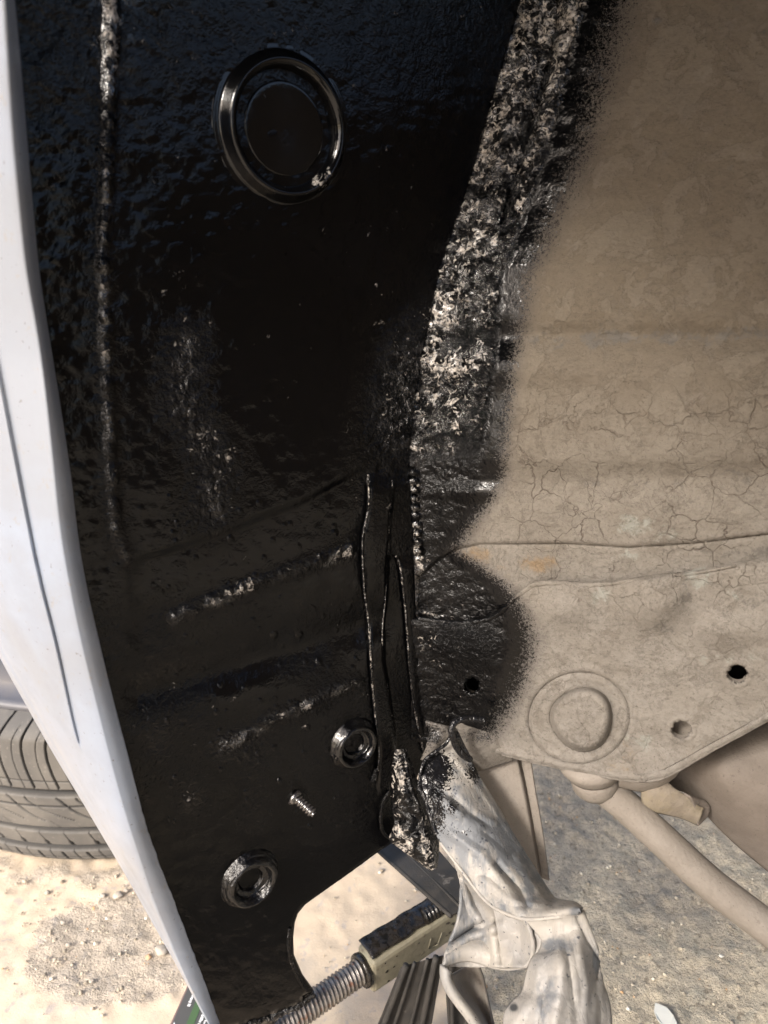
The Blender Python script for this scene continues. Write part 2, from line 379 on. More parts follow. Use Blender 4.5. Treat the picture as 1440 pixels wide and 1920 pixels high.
M_SCREW = metal('worn_steel_screw', (.30, .28, .26), (.17, .155, .145), .7, .32, .55, 160, (.22, .10, .06), .57)
M_JACKP = metal('dusty_olive_jack_paint', (.25, .23, .165), (.19, .172, .125), 0, .5, .7, 70, (.09, .065, .04), .55)
M_JACKB = metal('black_jack_paint', (.018, .017, .016), (.032, .029, .026), 0, .7, .85, 90, (.12, .11, .10), .62)
M_GREASE = metal('black_grease', (.008, .008, .008), (.022, .018, .014), 0, .10, .38, 150, (.06, .035, .015), .66)
M_DARK = metal('dark_box_interior', (.02, .018, .016), (.03, .027, .024), 0, .8, .9)
M_STUD = metal('sprayed_stud', (.03, .026, .026), (.012, .01, .01), 0, .05, .14, 400)
for n_ in M_STUD.node_tree.nodes:
    if n_.type == 'BSDF_PRINCIPLED': n_.inputs['IOR'].default_value = 2.4
M_RIM = metal('alloy_rim', (.55, .56, .58), (.48, .49, .5), .8, .25, .4)
def flat(name, c, r=.5):
    s = MT(name); cc = s.mix(s.noise(60, 3), c, tuple(x * .82 for x in c)); return s.done(Base_Color=cc, Roughness=r)
M_BOXG = flat('pack_dark_print', (.085, .085, .08)); M_BOXGR = flat('pack_green_print', (.07, .13, .055)); M_BOXW = flat('pack_white_print', (.85, .85, .85))
M_BOXE = flat('pack_edge', (.17, .12, .11))
M_SHELL = flat('pale_flake_surface', (.66, .66, .60), .3)

# ------------------------------------------------------------------ surfaces of the wheel arch
S_ = [(-160, 1012), (0, 973), (100, 944), (200, 915), (300, 888), (400, 856), (500, 822), (600, 800), (700, 782), (800, 768), (862, 762), (950, 768),
      (1040, 772), (1160, 776), (1250, 784), (1320, 792), (1400, 798), (1480, 786), (1560, 752)]
E_ = [(-160, 14), (0, 28), (100, 38), (250, 50), (500, 72), (640, 94), (750, 112), (900, 135), (1000, 145), (1100, 162), (1200, 186), (1290, 207), (1385, 232),
      (1450, 250), (1500, 260), (1560, 278), (1600, 291), (1650, 312), (1700, 331), (1750, 350), (1780, 358), (1800, 371), (1850, 386), (1880, 399), (1930, 416), (1980, 430)]
def iA(u, v):
    t = np.clip((900 - v) / 1060.0, 0, 1)
    return 3.5 - .00109 * u - .00045 * v + .12 * t * t
def DA(u, v): return 1 / iA(u, v)
def iB(u, v):
    s = ip(v, S_); x = u - s
    return iA(s, v) + .0009 * x * (1 - np.exp(-np.abs(x) / 60)) * np.sign(x + 1e-9)
def DB(u, v): return 1 / iB(u, v)

L1 = [(690, 890), (692, 925), (690, 960), (681, 1000), (680, 1040), (683, 1100), (692, 1180), (698, 1280), (705, 1350), (711, 1410), (709, 1445)]
L2 = [(736, 900), (735, 925), (729, 970), (728, 1010), (724, 1060), (723, 1120), (717, 1180), (718, 1240), (728, 1300), (736, 1360), (741, 1420)]
L3 = [(742, 1042), (750, 1060), (757, 1110), (763, 1180), (768, 1250), (776, 1320), (790, 1390), (796, 1415)]
BEAD = [(206, -160), (208, 0), (205, 200), (193, 480), (200, 700), (208, 830), (214, 960), (222, 1010), (240, 1050)]
RG1 = [(330, 1155), (400, 1125), (470, 1096), (540, 1073), (655, 1028)]
RG2 = [(422, 1398), (500, 1352), (590, 1315), (664, 1278)]
STEP = [(235, 1052), (330, 1025), (430, 990), (560, 940), (690, 870)]
CHN = [(260, 1300), (420, 1255), (560, 1210), (700, 1160)]

def sgn_below(U, V, pts):      # >0 below the line (larger v)
    p = sorted(pts); return V - np.interp(U, [q[0] for q in p], [q[1] for q in p])

CAR = thing('car', (0.15, 0.45, 0.16), 'jacked up silver car whose open wheel arch is freshly sprayed with glossy black underseal', 'car')

# ---- black inner arch panel
RB = [(-160, 1012)] + S_[1:-2] + [(1480, 770), (1540, 748), (1579, 730), (1593, 708), (1632, 655), (1663, 611), (1693, 569), (1710, 555), (1727, 549), (1754, 546), (1788, 547),
      (1827, 564), (1856, 585), (1865, 568), (1880, 573), (1893, 533), (1910, 517), (1925, 505), (1960, 480)]
def arch_panel():
    v = np.arange(-160, 1950, 3.0); nc = 290
    s = np.linspace(0, 1, nc)[None, :]
    l = (ip(v, E_) - 5)[:, None]; r = (ip(v, RB) + 2)[:, None]
    l = np.minimum(l, r - 10)
    U = l + (r - l) * s; V = np.repeat(v[:, None], nc, 1)
    V = V + 0
    r_j = 1.2 * vnoise(V / 5, V * 0 + 3, 5) * (s > .995)
    h = .0013 * ga(pdist(U, V, BEAD), 11) * (.5 + 1.3 * vnoise(U / 22, V / 16, 3))
    h += .0013 * ga(pdist(U, V, RG1), 13) * (.5 + vnoise(U / 14, V / 9, 4)) + .0010 * ga(pdist(U, V, RG2), 14) * (.4 + 1.2 * vnoise(U / 12, V / 9, 6))
    inx = sm(U, 225, 270) * sm(720 - U, 20, 60)
    h -= .0022 * sm(sgn_below(U, V, STEP), -8, 10) * inx * sm(1300 - V, 0, 80)
    h -= .0060 * ga(pdist(U, V, CHN), 36)
    fl = sm(U - ip(V, [(b, a) for a, b in L1]), -5, 4) * sm(V, 880, 930) * (1 - sm(V, 1440, 1500))
    h += .0050 * fl
    f2 = sm(U - ip(V, [(b, a) for a, b in L2]), -4, 3) * sm(V, 900, 950) * (1 - sm(V, 1420, 1480))
    h -= .0030 * f2
    f3 = sm(U - ip(V, [(b, a) for a, b in L3]), -4, 3) * sm(V, 1040, 1070) * (1 - sm(V, 1400, 1440))
    h += .0040 * f3
    h += .0010 * fbm(U / 70, V / 70, 3, 11) + .0006 * fbm(U / 22, V / 18, 2, 12)
    # lumpy zone towards the seam
    rz = sm(U - (ip(V, S_) - 150), 0, 130) * ga(V - 740, 170) * .9
    h += .0030 * rz * fbm(U / 14, V / 7, 3, 14)
    rz2 = ga(pdist(U, V, [(350, 640), (345, 760), (400, 860), (395, 960)]), 50)
    h += .0010 * rz2 * fbm(U / 9, V / 11, 2, 15)
    rng = np.random.RandomState(4)
    for (a, b, rr) in [(513, 1188, 7), (560, 1188, 7), (626, 998, 6), (655, 1012, 4), (513, 1400, 5), (575, 1362, 5), (597, 1240, 6), (430, 1010, 4)] + \
            [(rng.uniform(300, 690), rng.uniform(930, 1560), rng.uniform(2.5, 4.5)) for _ in range(190)]:
        h += .0011 * (rr / 5) * np.clip(1 - ((U - a) ** 2 + (V - b) ** 2) / rr ** 2, 0, 1)
    edge = sm(np.minimum(s * 0 + 1, (r - U) / 7.0), 0, 1)
    h -= .0022 * (1 - edge) * (V > 1560)
    D = DA(U, V) - h
    paint = np.ones_like(U)
    glint_bare = np.full_like(U, .02)  # glints along the ridges are painted as pale flecks
    glint_bare += .54 * ga(pdist(U, V, BEAD), 10) * (.35 + .75 * vnoise(U / 30, V / 30, 21)) * (1 - .4 * sm(V, 500, 900))
    glint_bare += .30 * sm(1 - pdist(U, V, BEAD) / 90, 0, 1) * sm(300 - V, 0, 300) + .10 * ga(V - 40, 160) * sm(U, 90, 250)
    glint_bare += .45 * ga(pdist(U, V, RG1[1:3]), 11) + .42 * ga(pdist(U, V, [(610, 1052), (655, 1035)]), 11) + .25 * ga(pdist(U, V, RG1), 14)
    glint_bare += .54 * ga(pdist(U, V, RG2), 13) * (.5 + .6 * vnoise(U / 20, V / 20, 31))
    glint_bare += .27 * rz2
    glint_bare += .40 * rz + .30 * ga(pdist(U, V, [(600, 350), (680, 300)]), 60) * .5
    glint_bare += .16 * ga(pdist(U, V, [(860, 200), (800, 450)]), 18)
    glint_bare += .6 * ga(pdist(U, V, [(520, 1912), (580, 1862)]), 10) * (V > 1840) + .6 * ga(pdist(U, V, [(430, 1930), (520, 1900)]), 12)
    glint_bare += .16 * ga(pdist(U, V, [(330, 1180), (380, 1460)]), 70) * vnoise(U / 40, V / 40, 8)
    rough = .05 + .12 * ga(V - 60, 200) + .85 * rz + .40 * ga(pdist(U, V, RG1), 18) + .35 * ga(pdist(U, V, RG2), 20) + .28 * ga(pdist(U, V, BEAD), 22) + .5 * rz2
    rough += .35 * sm(V, 1080, 1200) * (1 - sm(V, 1500, 1600)) * vnoise(U / 60, V / 50, 9)
    rust = .5 * ga(pdist(U, V, [(515, 1425), (520, 1470)]), 14); Z = np.zeros_like(U)
    A = np.stack([paint, np.clip(glint_bare, 0, .9), rust, Z], -1); B = np.stack([np.clip(rough, 0, 1), Z, Z, Z], -1)
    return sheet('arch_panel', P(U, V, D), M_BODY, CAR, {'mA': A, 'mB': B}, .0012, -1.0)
arch_panel()

# ---- brown inner wall right of the seam
BND = [(-160, 1200), (0, 1168), (80, 1145), (150, 1128), (220, 1108), (300, 1085), (400, 1040), (480, 1008), (520, 985), (600, 978), (700, 962), (800, 948), (900, 938), (930, 925), (980, 890), (1030, 856),
       (1060, 900), (1090, 940), (1120, 968), (1160, 990), (1200, 998), (1250, 988), (1300, 968), (1340, 950), (1380, 918), (1420, 860), (1500, 790)]
BW = [(-160, 60), (0, 60), (150, 60), (300, 55), (500, 40), (700, 26), (1000, 26), (1200, 34), (1400, 46)]
TOPC = [(770, 1156), (785, 1158), (860, 1166), (915, 1160), (940, 1145), (960, 1125), (985, 1105), (1010, 1092), (1060, 1092), (1090, 1095), (1140, 1093), (1200, 1085), (1260, 1078), (1320, 1070), (1380, 1058), (1440, 1050), (1620, 1030)]
CRS = [(780, 1085), (820, 1050), (860, 1026), (900, 1018), (1060, 1016), (1180, 1023), (1300, 1015), (1440, 998), (1620, 975)]
def blob(U, V, lst):
    r = np.zeros_like(U)
    for (a, b, ra, rb, k) in lst: r = np.maximum(r, k * np.exp(-((U - a) / ra) ** 2 - ((V - b) / rb) ** 2))
    return r
def wall_masks(U, V):
    s = ip(V, S_); x = U - s
    paint = .5 + (ip(V, BND) - U) / (2.7 * ip(V, BW)); paint = np.clip(paint, 0, 1)
    paint = np.maximum(paint, 0)
    inb = sm(ip(V, BND) - ip(V, BW) * .9 - U, 0, 25)
    up = 1 - sm(V, 780, 900)
    glint_bare = inb * up * (.60 + .34 * fbm(U / 30, V / 20, 2, 41))  # reflections on the wrinkled seam painted as beige flecks
    glint_bare += .04 * inb * up * ga(x - 20, 22) + .35 * ga(pdist(U, V, [(830, 690), (925, 668)]), 26) * inb - .35 * ga(pdist(U, V, [(860, 640), (950, 620)]), 24)
    glint_bare += .3 * ga(pdist(U, V, [(1030, 40), (1085, 100)]), 34) * inb
    glint_bare -= .30 * ga(pdist(U, V, [(1052, -160), (1045, 60), (1000, 230), (940, 420)]), 9)
    glint_bare += inb * (1 - up) * .14
    glint_bare += .45 * ga(pdist(U, V, [(770, 900), (778, 980), (785, 1060)]), 14)
    glint_bare += .30 * ga(pdist(U, V, [(785, 1060), (782, 1150), (850, 1155)]), 9) + .25 * ga(pdist(U, V, [(900, 1090), (940, 1110)]), 26) * vnoise(U / 12, V / 12, 2)
    glint_bare -= .25 * sm(x, ip(V, [(0, 145), (400, 125), (600, 115), (800, 80)]), ip(V, [(0, 185), (400, 160), (600, 150), (800, 120)]))
    rough = inb * (.30 + .70 * up) + .10
    rust = blob(U, V, [(893, 1042, 34, 24, .9), (1012, 1058, 44, 18, .95), (940, 1080, 30, 24, .6), (860, 1030, 20, 16, .5), (1180, 1400, 26, 22, .6), (1165, 1440, 40, 14, .4)])
    pale = blob(U, V, [(1195, 985, 60, 32, .75), (1250, 1000, 40, 26, .65), (1125, 1118, 30, 26, .8), (1120, 1160, 16, 40, .55), (1312, 1090, 34, 28, .95), (1170, 1040, 40, 24, .6), (1200, 1385, 36, 34, .8), (1375, 1115, 22, 22, .6), (1408, 1225, 34, 16, .5), (1350, 1240, 60, 45, .4), (1180, 1300, 70, 50, .3)])
    smudge_shade = blob(U, V, [(1285, 1120, 22, 50, .7), (1250, 1175, 60, 20, .45), (1420, 1130, 50, 40, .5), (1400, 890, 90, 28, .6), (1230, 912, 120, 22, .35), (1100, 905, 130, 16, .35), (1400, 1035, 120, 16, .5), (1220, 890, 60, 30, .2), (1230, 45, 22, 12, .6), (1350, 50, 24, 16, .6), (1250, 290, 14, 8, .8), (1400, 60, 90, 60, .35), (1330, 330, 60, 26, .3), (1180, 420, 60, 20, .3), (1420, 560, 60, 30, .35), (1120, 250, 40, 20, .3)])  # smudges and stains, plus painted shade beside the bump and along the valley
    smudge_shade = np.maximum(smudge_shade, .60 * ga(V - 640 + (U - 960) * .02, 26) * sm(U, 940, 1040))  # shade of the wall's undulation painted as a dark band
    warm = np.clip(1 - sm(V, 560, 1250) * 1.0 + .10 * fbm(U / 120, V / 120, 3, 44), 0, 1)
    crk = sm(V, 690, 800) * sm(U, 930, 1010) * (1 - .72 * sm(V, 1060, 1180)) * .95 + .08
    A = np.stack([paint, np.clip(glint_bare, 0, .8), rust, pale], -1); B = np.stack([np.clip(rough, 0, 1), warm, smudge_shade, crk], -1)
    return A, B, inb, up
def wall_relief(U, V, inb, up):
    h = .0022 * fbm(U / 110, V / 80, 3, 51) + .0007 * fbm(U / 26, V / 18, 3, 52)
    h += inb * (.0050 * up * fbm(U / 15, V / 9, 3, 53) + .0022 * (1 - up) * fbm(U / 16, V / 12, 3, 54))
    return h
def inner_wall():
    v = np.arange(-160, 1192, 3.0); nc = 280
    s = np.linspace(0, 1, nc)[None, :]
    l = (ip(v, S_) - 9)[:, None]; U = l + (1640 - l) * s ** 1.15; V = np.repeat(v[:, None], nc, 1)
    A, B, inb, up = wall_masks(U, V); h = wall_relief(U, V, inb, up)
    x = U - ip(V, S_)
    h -= .0040 * (1 - sm(x, -6, 14))                         # tucks behind the black panel's lip
    h += .0035 * ga(V - 690, 30) * sm(x, 0, 60) * (1 - sm(U, 1000, 1250) * .6) - .0035 * ga(V - 632, 26) * sm(x, 20, 70)
    h -= .0045 * ga(V - 905 + (U - 900) * .03, 34) * sm(U, 850, 1000)
    h += .0030 * ga(V - 922, 14) * ga(U - 890, 60)
    h += .0030 * ga(pdist(U, V, [(1010, -160), (985, 120), (925, 330), (880, 520), (850, 700)]), 16) - .003 * ga(pdist(U, V, [(1052, -160), (1045, 60), (1000, 230), (940, 420)]), 9)
    b = sgn_below(U, V, CRS)
    h -= .0026 * sm(b, -3, 3) ; h -= .0012 * ga(b - 1, 3)
    h += .004 * ga(pdist(U, V, [(772, 880), (776, 960), (784, 1040)]), 9) * (.6 + .5 * np.sin(V / 2.6))
    D = DB(U, V) - h
    return sheet('inner_wall', P(U, V, D), M_BODY, CAR, {'mA': A, 'mB': B}, .0012, -1.0)
inner_wall()

# ---- bracket plate with holes and pressed cup
BOTC = [(770, 1385), (800, 1392), (850, 1398), (900, 1402), (940, 1411), (1000, 1426), (1100, 1447), (1165, 1459), (1212, 1461), (1245, 1455), (1290, 1431), (1340, 1401), (1400, 1369), (1440, 1346), (1620, 1250)]
HOLES = [(1383, 1261, 20.5, 18.5), (1278, 1366, 19.5, 18), (886, 1284, 15, 16)]
CUPC, CUPR = (1087, 1345), (97, 84)
def DC(U, V): return DB(U, V) - .0065
def plate():
    u = np.arange(770, 1622, 2.6); nr = 150
    t = np.linspace(0, 1, nr)[:, None]
    tp = ip(u, TOPC)[None, :]; bt = ip(u, BOTC)[None, :]
    V = tp + (bt - tp) * t; U = np.repeat(u[None, :], nr, 0)
    keep = np.ones(U.shape, bool)
    for (a, b, ra, rb) in HOLES:                             # real holes: inside removed, the rim snapped to the ellipse
        q = np.hypot((U - a) / ra, (V - b) / rb)
        keep &= ~(q < .84)
        k = (q < 1.12) & (q >= .84); sc = 1 / np.maximum(q, 1e-6)
        U = np.where(k, a + (U - a) * sc, U); V = np.where(k, b + (V - b) * sc, V)
    A, B, inb, up = wall_masks(U, V); h = wall_relief(U, V, inb, up) * .8
    h -= .0030 * (1 - sm(V - tp, 0, 9)) + .0010 * (1 - sm(bt - V, 0, 4)); h += .0012 * ga(bt - V - 5, 4)
    cx, cy = CUPC; th = np.arctan2((V - cy) / CUPR[1], (U - cx) / CUPR[0]); q = np.hypot((U - cx) / CUPR[0], (V - cy) / CUPR[1])
    q = q * (1 + .03 * np.sin(2 * th + 1))
    h -= .0020 * ga(q - 1.0, .035); h += .0008 * ga(q - 1.08, .06) + .0012 * (1 - sm(q, .90, .98)); h -= .0006 * ga(q - .80, .08)
    q2 = np.hypot((U - 1092) / 55, (V - 1347) / 51) * (1 + .05 * np.sin(th * 3 + 1) + .05 * np.cos(2 * th))
    h += .0080 * (1 - sm(q2, .84, 1.05)) - .0024 * ga(q2 - 1.1, .06) + .0006 * ga(q2 - .90, .08)
    h += .0008 * (q2 < 1) * fbm(U / 9, V / 9, 2, 61)
    h += .0095 * blob(U, V, [(1235, 1130, 48, 42, 1), (1055, 1140, 44, 36, .55), (1375, 1180, 60, 30, .35)])
    h += .0045 * ga(pdist(U, V, [(840, 1195), (905, 1205)]), 30) + .002 * ga(pdist(U, V, [(790, 1175), (800, 1180)]), 14)
    for (a, b, ra, rb) in HOLES: h += .0006 * ga(np.hypot((U - a) / ra, (V - b) / rb) - 1.2, .18)
    B[..., 0] = np.maximum(B[..., 0], 0); A[..., 0] = np.where(U < 960, A[..., 0], A[..., 0])
    gro = ga(q - 1.0, .05) * .75 + ga(q2 - 1.1, .07) * .75
    B[..., 2] = np.maximum(B[..., 2], gro)
    B[..., 0] = np.clip(B[..., 0] + .5 * ga(pdist(U, V, [(840, 1195), (905, 1205)]), 30), 0, 1)
    D = DC(U, V) - h
    return sheet('bracket_plate', P(U, V, D), M_BODY, CAR, {'mA': A, 'mB': B}, .0016, -1.0, keep=keep)
PL = plate()
DUSTA = {'mA': (0, 0, 0, 0), 'mB': (0, .3, 0, 0)}
# rolled upper edge and folded lower lip of the plate
def surf_line(pts, fn, n, dd=0.0):
    q = cr(pts, n); return P(q[:, 0], q[:, 1], fn(q[:, 0], q[:, 1]) - dd)
def line_attr(q, ns):
    A, B, _, _ = wall_masks(q[:, 0][:, None] * np.ones(ns), q[:, 1][:, None] * np.ones(ns)); return A.reshape(-1, 4), B.reshape(-1, 4)
def sealed_tube(name, pts, fn, n, dd, r, parent, ns=8, rough=.3, extra=None, seed=2):
    q = cr(pts, n); X3 = P(q[:, 0], q[:, 1], fn(q[:, 0], q[:, 1]) - dd)
    o = tube(name, X3, r, M_BODY, parent, ns, rough, True, None, seed)
    A, B = line_attr(q, ns)
    if extra is not None: A[:, 0] = extra[0]; A[:, 1] = extra[1]; B[:, 0] = extra[2]
    for k, a in (('mA', A), ('mB', B)):
        c = o.data.color_attributes.new(k, 'FLOAT_COLOR', 'POINT'); c.data.foreach_set('color', a.astype(np.float32).ravel())
    return o
sealed_tube('plate_lip', [(a, b + 2) for a, b in BOTC[4:]], DC, 120, .0005, .0011, PL)
sealed_tube('plate_edge_bead', [(a, b + 2) for a, b in TOPC[1:15]], DC, 160, .0008, np.r_[np.full(60, .0017), np.linspace(.0017, .0007, 100)], PL, rough=.35)
# walls of the holes and what lies behind them
for k, (a, b, ra, rb) in enumerate(HOLES):
    th = np.linspace(0, 2 * math.pi, 40, endpoint=False)
    c = P(a, b, DC(a, b)); n = np.cross(P(a + 5, b, DC(a + 5, b)) - c, P(a, b + 5, DC(a, b + 5)) - c); n /= np.linalg.norm(n)
    if n.dot(CAM - c) > 0: n = -n
    rim = P(a + ra * np.cos(th), b + rb * np.sin(th), DC(a + ra * np.cos(th), b + rb * np.sin(th)) + .0004)
    X = np.stack([rim, rim + n * .003])
    o = sheet('hole_rim', X, M_DUST if k < 2 else M_GREASE, PL, closed=True)
    th2 = np.linspace(0, 2 * math.pi, 49); q2 = [(a + (ra + 1.2) * math.cos(t), b + (rb + 1.2) * math.sin(t)) for t in th2]
    sealed_tube('hole_lip', q2, DC, 96, .0002, .0007, o, 8, .5)
def quad_sheet(name, pts, mat, parent, thick=.0015):
    return mesh_obj(name, pts, [(0, 1, 2, 3)], mat, parent, False, None, thick, -1)
quad_sheet('bracket_backing', [P(1215, 1320, DC(1215, 1320) + .016), P(1330, 1320, DC(1330, 1320) + .015), P(1330, 1390, DC(1330, 1390) + .015), P(1215, 1420, DC(1215, 1420) + .016)], M_DUST, CAR)
# closed box behind the plate so that the holes open into darkness
def cavity():
    f = [(830, 1180), (1600, 1120), (1600, 1300), (1440, 1330), (1230, 1440), (1000, 1405), (840, 1380)]
    base = [P(a, b, DB(a, b) + .004) for a, b in f]; back = [P(a, b, DB(a, b) + .05) for a, b in f]
    n = len(f); vs = base + back
    return mesh_obj('box_section', vs, [tuple(range(n, 2 * n))] + [(i, (i + 1) % n, n + (i + 1) % n, n + i) for i in range(n)], M_DARK, CAR, False, None, .001, 1)
cavity()

# ---- seam flange edges, drips
A_SM = lambda u, v: DA(u, v)
for nm, pts, dd, r in (('flange_edge', L1, .0052, .00085), ('flange_edge', L2, .0050, .00075), ('flange_edge', L3, .0062, .0010)):
    sealed_tube(nm, pts, A_SM, 170, dd, r * .72, CAR, 8, .35, (1.0, .50, .5), len(pts))
sealed_tube('flange_edge', [(730, 1484), (718, 1505), (714, 1530), (715, 1552), (722, 1565), (732, 1572)], A_SM, 60, .004, .0013, CAR, 8, .3, (1, .12, .5))
sealed_tube('flange_edge', [(706, 1440), (703, 1455), (698, 1466)], A_SM, 20, .003, .002, CAR, 8, .3, (1, .1, .7))
sealed_tube('seam_lip', [(b, a) for a, b in S_[:11]], A_SM, 300, -.0002, .0010, CAR, 8, .5, (1, .25, .8))
sealed_tube('cut_edge', [(736, 1575), (708, 1594), (655, 1633), (611, 1664), (569, 1694), (555, 1711), (548, 1730), (545, 1756), (545, 1786), (560, 1824), (580, 1856)], A_SM, 160, -.0010, .0012, CAR, 8, .25, (1, .02, .2))
sealed_tube('cut_edge', [(543, 1740), (541, 1770), (545, 1800), (558, 1830), (572, 1852), (584, 1858)], A_SM, 60, .0015, .0014, CAR, 8, .4, (1, .15, .6))
sealed_tube('cut_edge', [(590, 1862), (560, 1885), (520, 1902), (470, 1918), (430, 1932)], A_SM, 60, .001, .0022, CAR, 8, .8, (.75, .45, .9))

# ---- round plugs
def plug(u, v, r, prof, name='body_plug', glint_bare=.05, rough=.1, tilt=(0, 0, 0), wob=0):
    c = P(u, v, DA(u, v)); ex = P(u + 5, v, DA(u + 5, v)) - c; ey = P(u, v + 5, DA(u, v + 5)) - c
    n = np.cross(ex, ey); n /= np.linalg.norm(n)
    if n.dot(CAM - c) < 0: n = -n
    n = n + np.array(tilt); n /= np.linalg.norm(n)
    pr = cr([(a, b, 0) for a, b in prof], 70)[:, :2] * r
    return lathe(name, pr, c, n, M_BODY, CAR, 72, {'mA': (1, glint_bare, 0, .18), 'mB': (rough, 0, 0, 0)}, wob=wob)
BIG = [(.001, .035), (.35, .05), (.66, .06), (.71, .05), (.74, -.01), (.80, -.03), (.86, .0), (.88, .11), (.91, .20), (.95, .24), (.99, .265), (1.02, .25), (1.05, .205), (1.09, .135), (1.13, .07), (1.17, .05), (1.22, .05), (1.27, .02), (1.30, -.15)]
SML = [(.001, -.33), (.08, -.32), (.14, -.26), (.22, -.13), (.30, .0), (.38, .13), (.42, .17), (.48, .17), (.54, .21), (.60, .34), (.66, .42), (.72, .44), (.78, .40), (.85, .285), (.92, .17), (1.0, .035), (1.06, -.08), (1.12, -.40)]
p0 = plug(532, 243, .0285, BIG, glint_bare=.0, rough=.01); p0['label'] = 'large shallow pressed disc with a raised ring'
co = np.empty(len(p0.data.vertices) * 3); p0.data.vertices.foreach_get('co', co); co = co.reshape(-1, 3) + np.array(worldloc(CAR))
tp_ = P(592, 338, DA(592, 338)); kk = ga(np.linalg.norm((co - tp_) * np.array([1, 1, 1.2]), axis=1), .011)
at_ = np.tile(np.array([1, 0, 0, .12], float), (len(co), 1)); at_[:, 1] = .66 * kk; p0.data.color_attributes['mA'].data.foreach_set('color', at_.astype(np.float32).ravel())  # painted highlight arc on the ring's lower right
plug(661, 1392, .0175, SML, glint_bare=.0, rough=.10, wob=.0008)
plug(467, 1644, .0190, SML, glint_bare=.0, rough=.25, wob=.0013)

# ---- threaded stud
def threaded(name, a, b, r, pitch, depth, mat, parent, ns=24, per=8, taper=0):
    a = np.array(a); b = np.array(b); L = np.linalg.norm(b - a); ax = (b - a) / L
    x = np.cross(ax, [0, 0, 1.0]); x /= np.linalg.norm(x); y = np.cross(ax, x)
    n = int(L / pitch * per) + 1; zz = np.linspace(0, L, n)[:, None]; th = (np.arange(ns) / ns * 2 * math.pi)[None, :]
    ph = (zz / pitch + th / (2 * math.pi)) % 1.0
    prof = np.abs(ph * 2 - 1); prof = sm(prof, .15, .85)
    rr = (r - depth * (1 - prof)) * (1 - taper * sm(zz, L * .85, L))
    X = a + zz[..., None] * ax + (rr * np.cos(th))[..., None] * x + (rr * np.sin(th))[..., None] * y
    f = [tuple(q) for q in gridf(n, ns, True)] + [tuple(range(ns))[::-1], tuple((n - 1) * ns + k for k in range(ns))]
    return mesh_obj(name, X.reshape(-1, 3), f, mat, parent)
st0 = P(554, 1495, DA(554, 1495)); threaded('threaded_stud', st0, P(590, 1527, DA(590, 1527) - .017), .0034, .0022, .0008, M_STUD, CAR, 20, 8, .35)
lathe('stud_collar', [(.0001, .002), (.004, .002), (.0048, .001), (.006, -.0005)], st0, P(590, 1527, DA(590, 1527) - .017) - st0, M_STUD, CAR, 24)

# ---- outer fender skin
H_ = [(-160, 4), (0, 10), (250, 24), (500, 48), (640, 74), (750, 88), (1000, 113), (1100, 131), (1200, 151), (1300, 176), (1400, 201), (1500, 227), (1600, 259), (1700, 292), (1800, 334), (1850, 354), (1920, 393), (1980, 424)]
C_ = [(-160, -180), (300, -80), (690, 0), (800, 20), (1000, 58), (1100, 79), (1200, 106), (1300, 127), (1350, 138), (1400, 149), (1500, 186), (1600, 230), (1700, 270), (1800, 318), (1900, 376), (1980, 424)]
LL_ = [(-160, -620), (400, -380), (800, -215), (1100, -70), (1236, 0), (1333, 55), (1405, 94), (1478, 139), (1544, 178), (1600, 211), (1655, 244), (1720, 279), (1783, 316), (1848, 352), (1898, 377), (1930, 395), (1980, 424)]
def fender():
    v = np.arange(-160, 1975, 4.0); e, hh, cc, ll = (ip(v, q)[:, None] for q in (E_, H_, C_, LL_))
    # smooth the traced lines
    k = np.ones(31) / 31
    smo = lambda a: np.convolve(np.pad(a[:, 0], 15, 'reflect', reflect_type='odd'), k, 'valid')[:, None]
    e2, hh, cc, ll = (smo(a) for a in (e, hh, cc, ll)); e = e2 + 1.5 * fbm(v / 9, v * 0, 3, 71)[:, None] * 2 * sm(v, 1400, 1600)[:, None]
    V = v[:, None]
    de = DA(e, V) - .010 - .035 * (1 - sm(V, -200, 700))
    s1 = np.linspace(0, 1, 18)[None, :]; s2 = np.linspace(0, 1, 80)[None, 1:]
    U1 = e + (hh - e) * s1; D1 = de + .0045 - .008 * s1 - .0010 * np.sin(s1 * math.pi)
    U2 = hh + (ll - hh) * s2; x = hh - U2
    D2 = de - .0035 + .00010 * x * (1 - np.exp(-x / 14)) + .035 * s2 ** 2.2
    g = ga(U2 - cc, 3.2) * (1 - sm(V, 1385, 1402)); D2 = D2 + .0018 * g * (x > 5)
    D2 = D2 - .0020 * sm(cc - U2, -2, 3) * (1 - sm(V, 1380, 1420)) + .0012 * ga(U2 - ll - 13, 4) + .004 * (1 - sm(U2 - ll, -1, 9))
    Ub = np.hstack([e - 3, e - 1, U1, U2, ll + 3, ll + 8]); Db = np.hstack([de + .022, de + .0065, D1, D2, D2[:, -1:] + .010, D2[:, -1:] + .03])
    return sheet('fender', P(Ub, np.repeat(V, Ub.shape[1], 1), Db), M_SILVER, CAR)
FN = fender()
sealed = [(0, 0)]

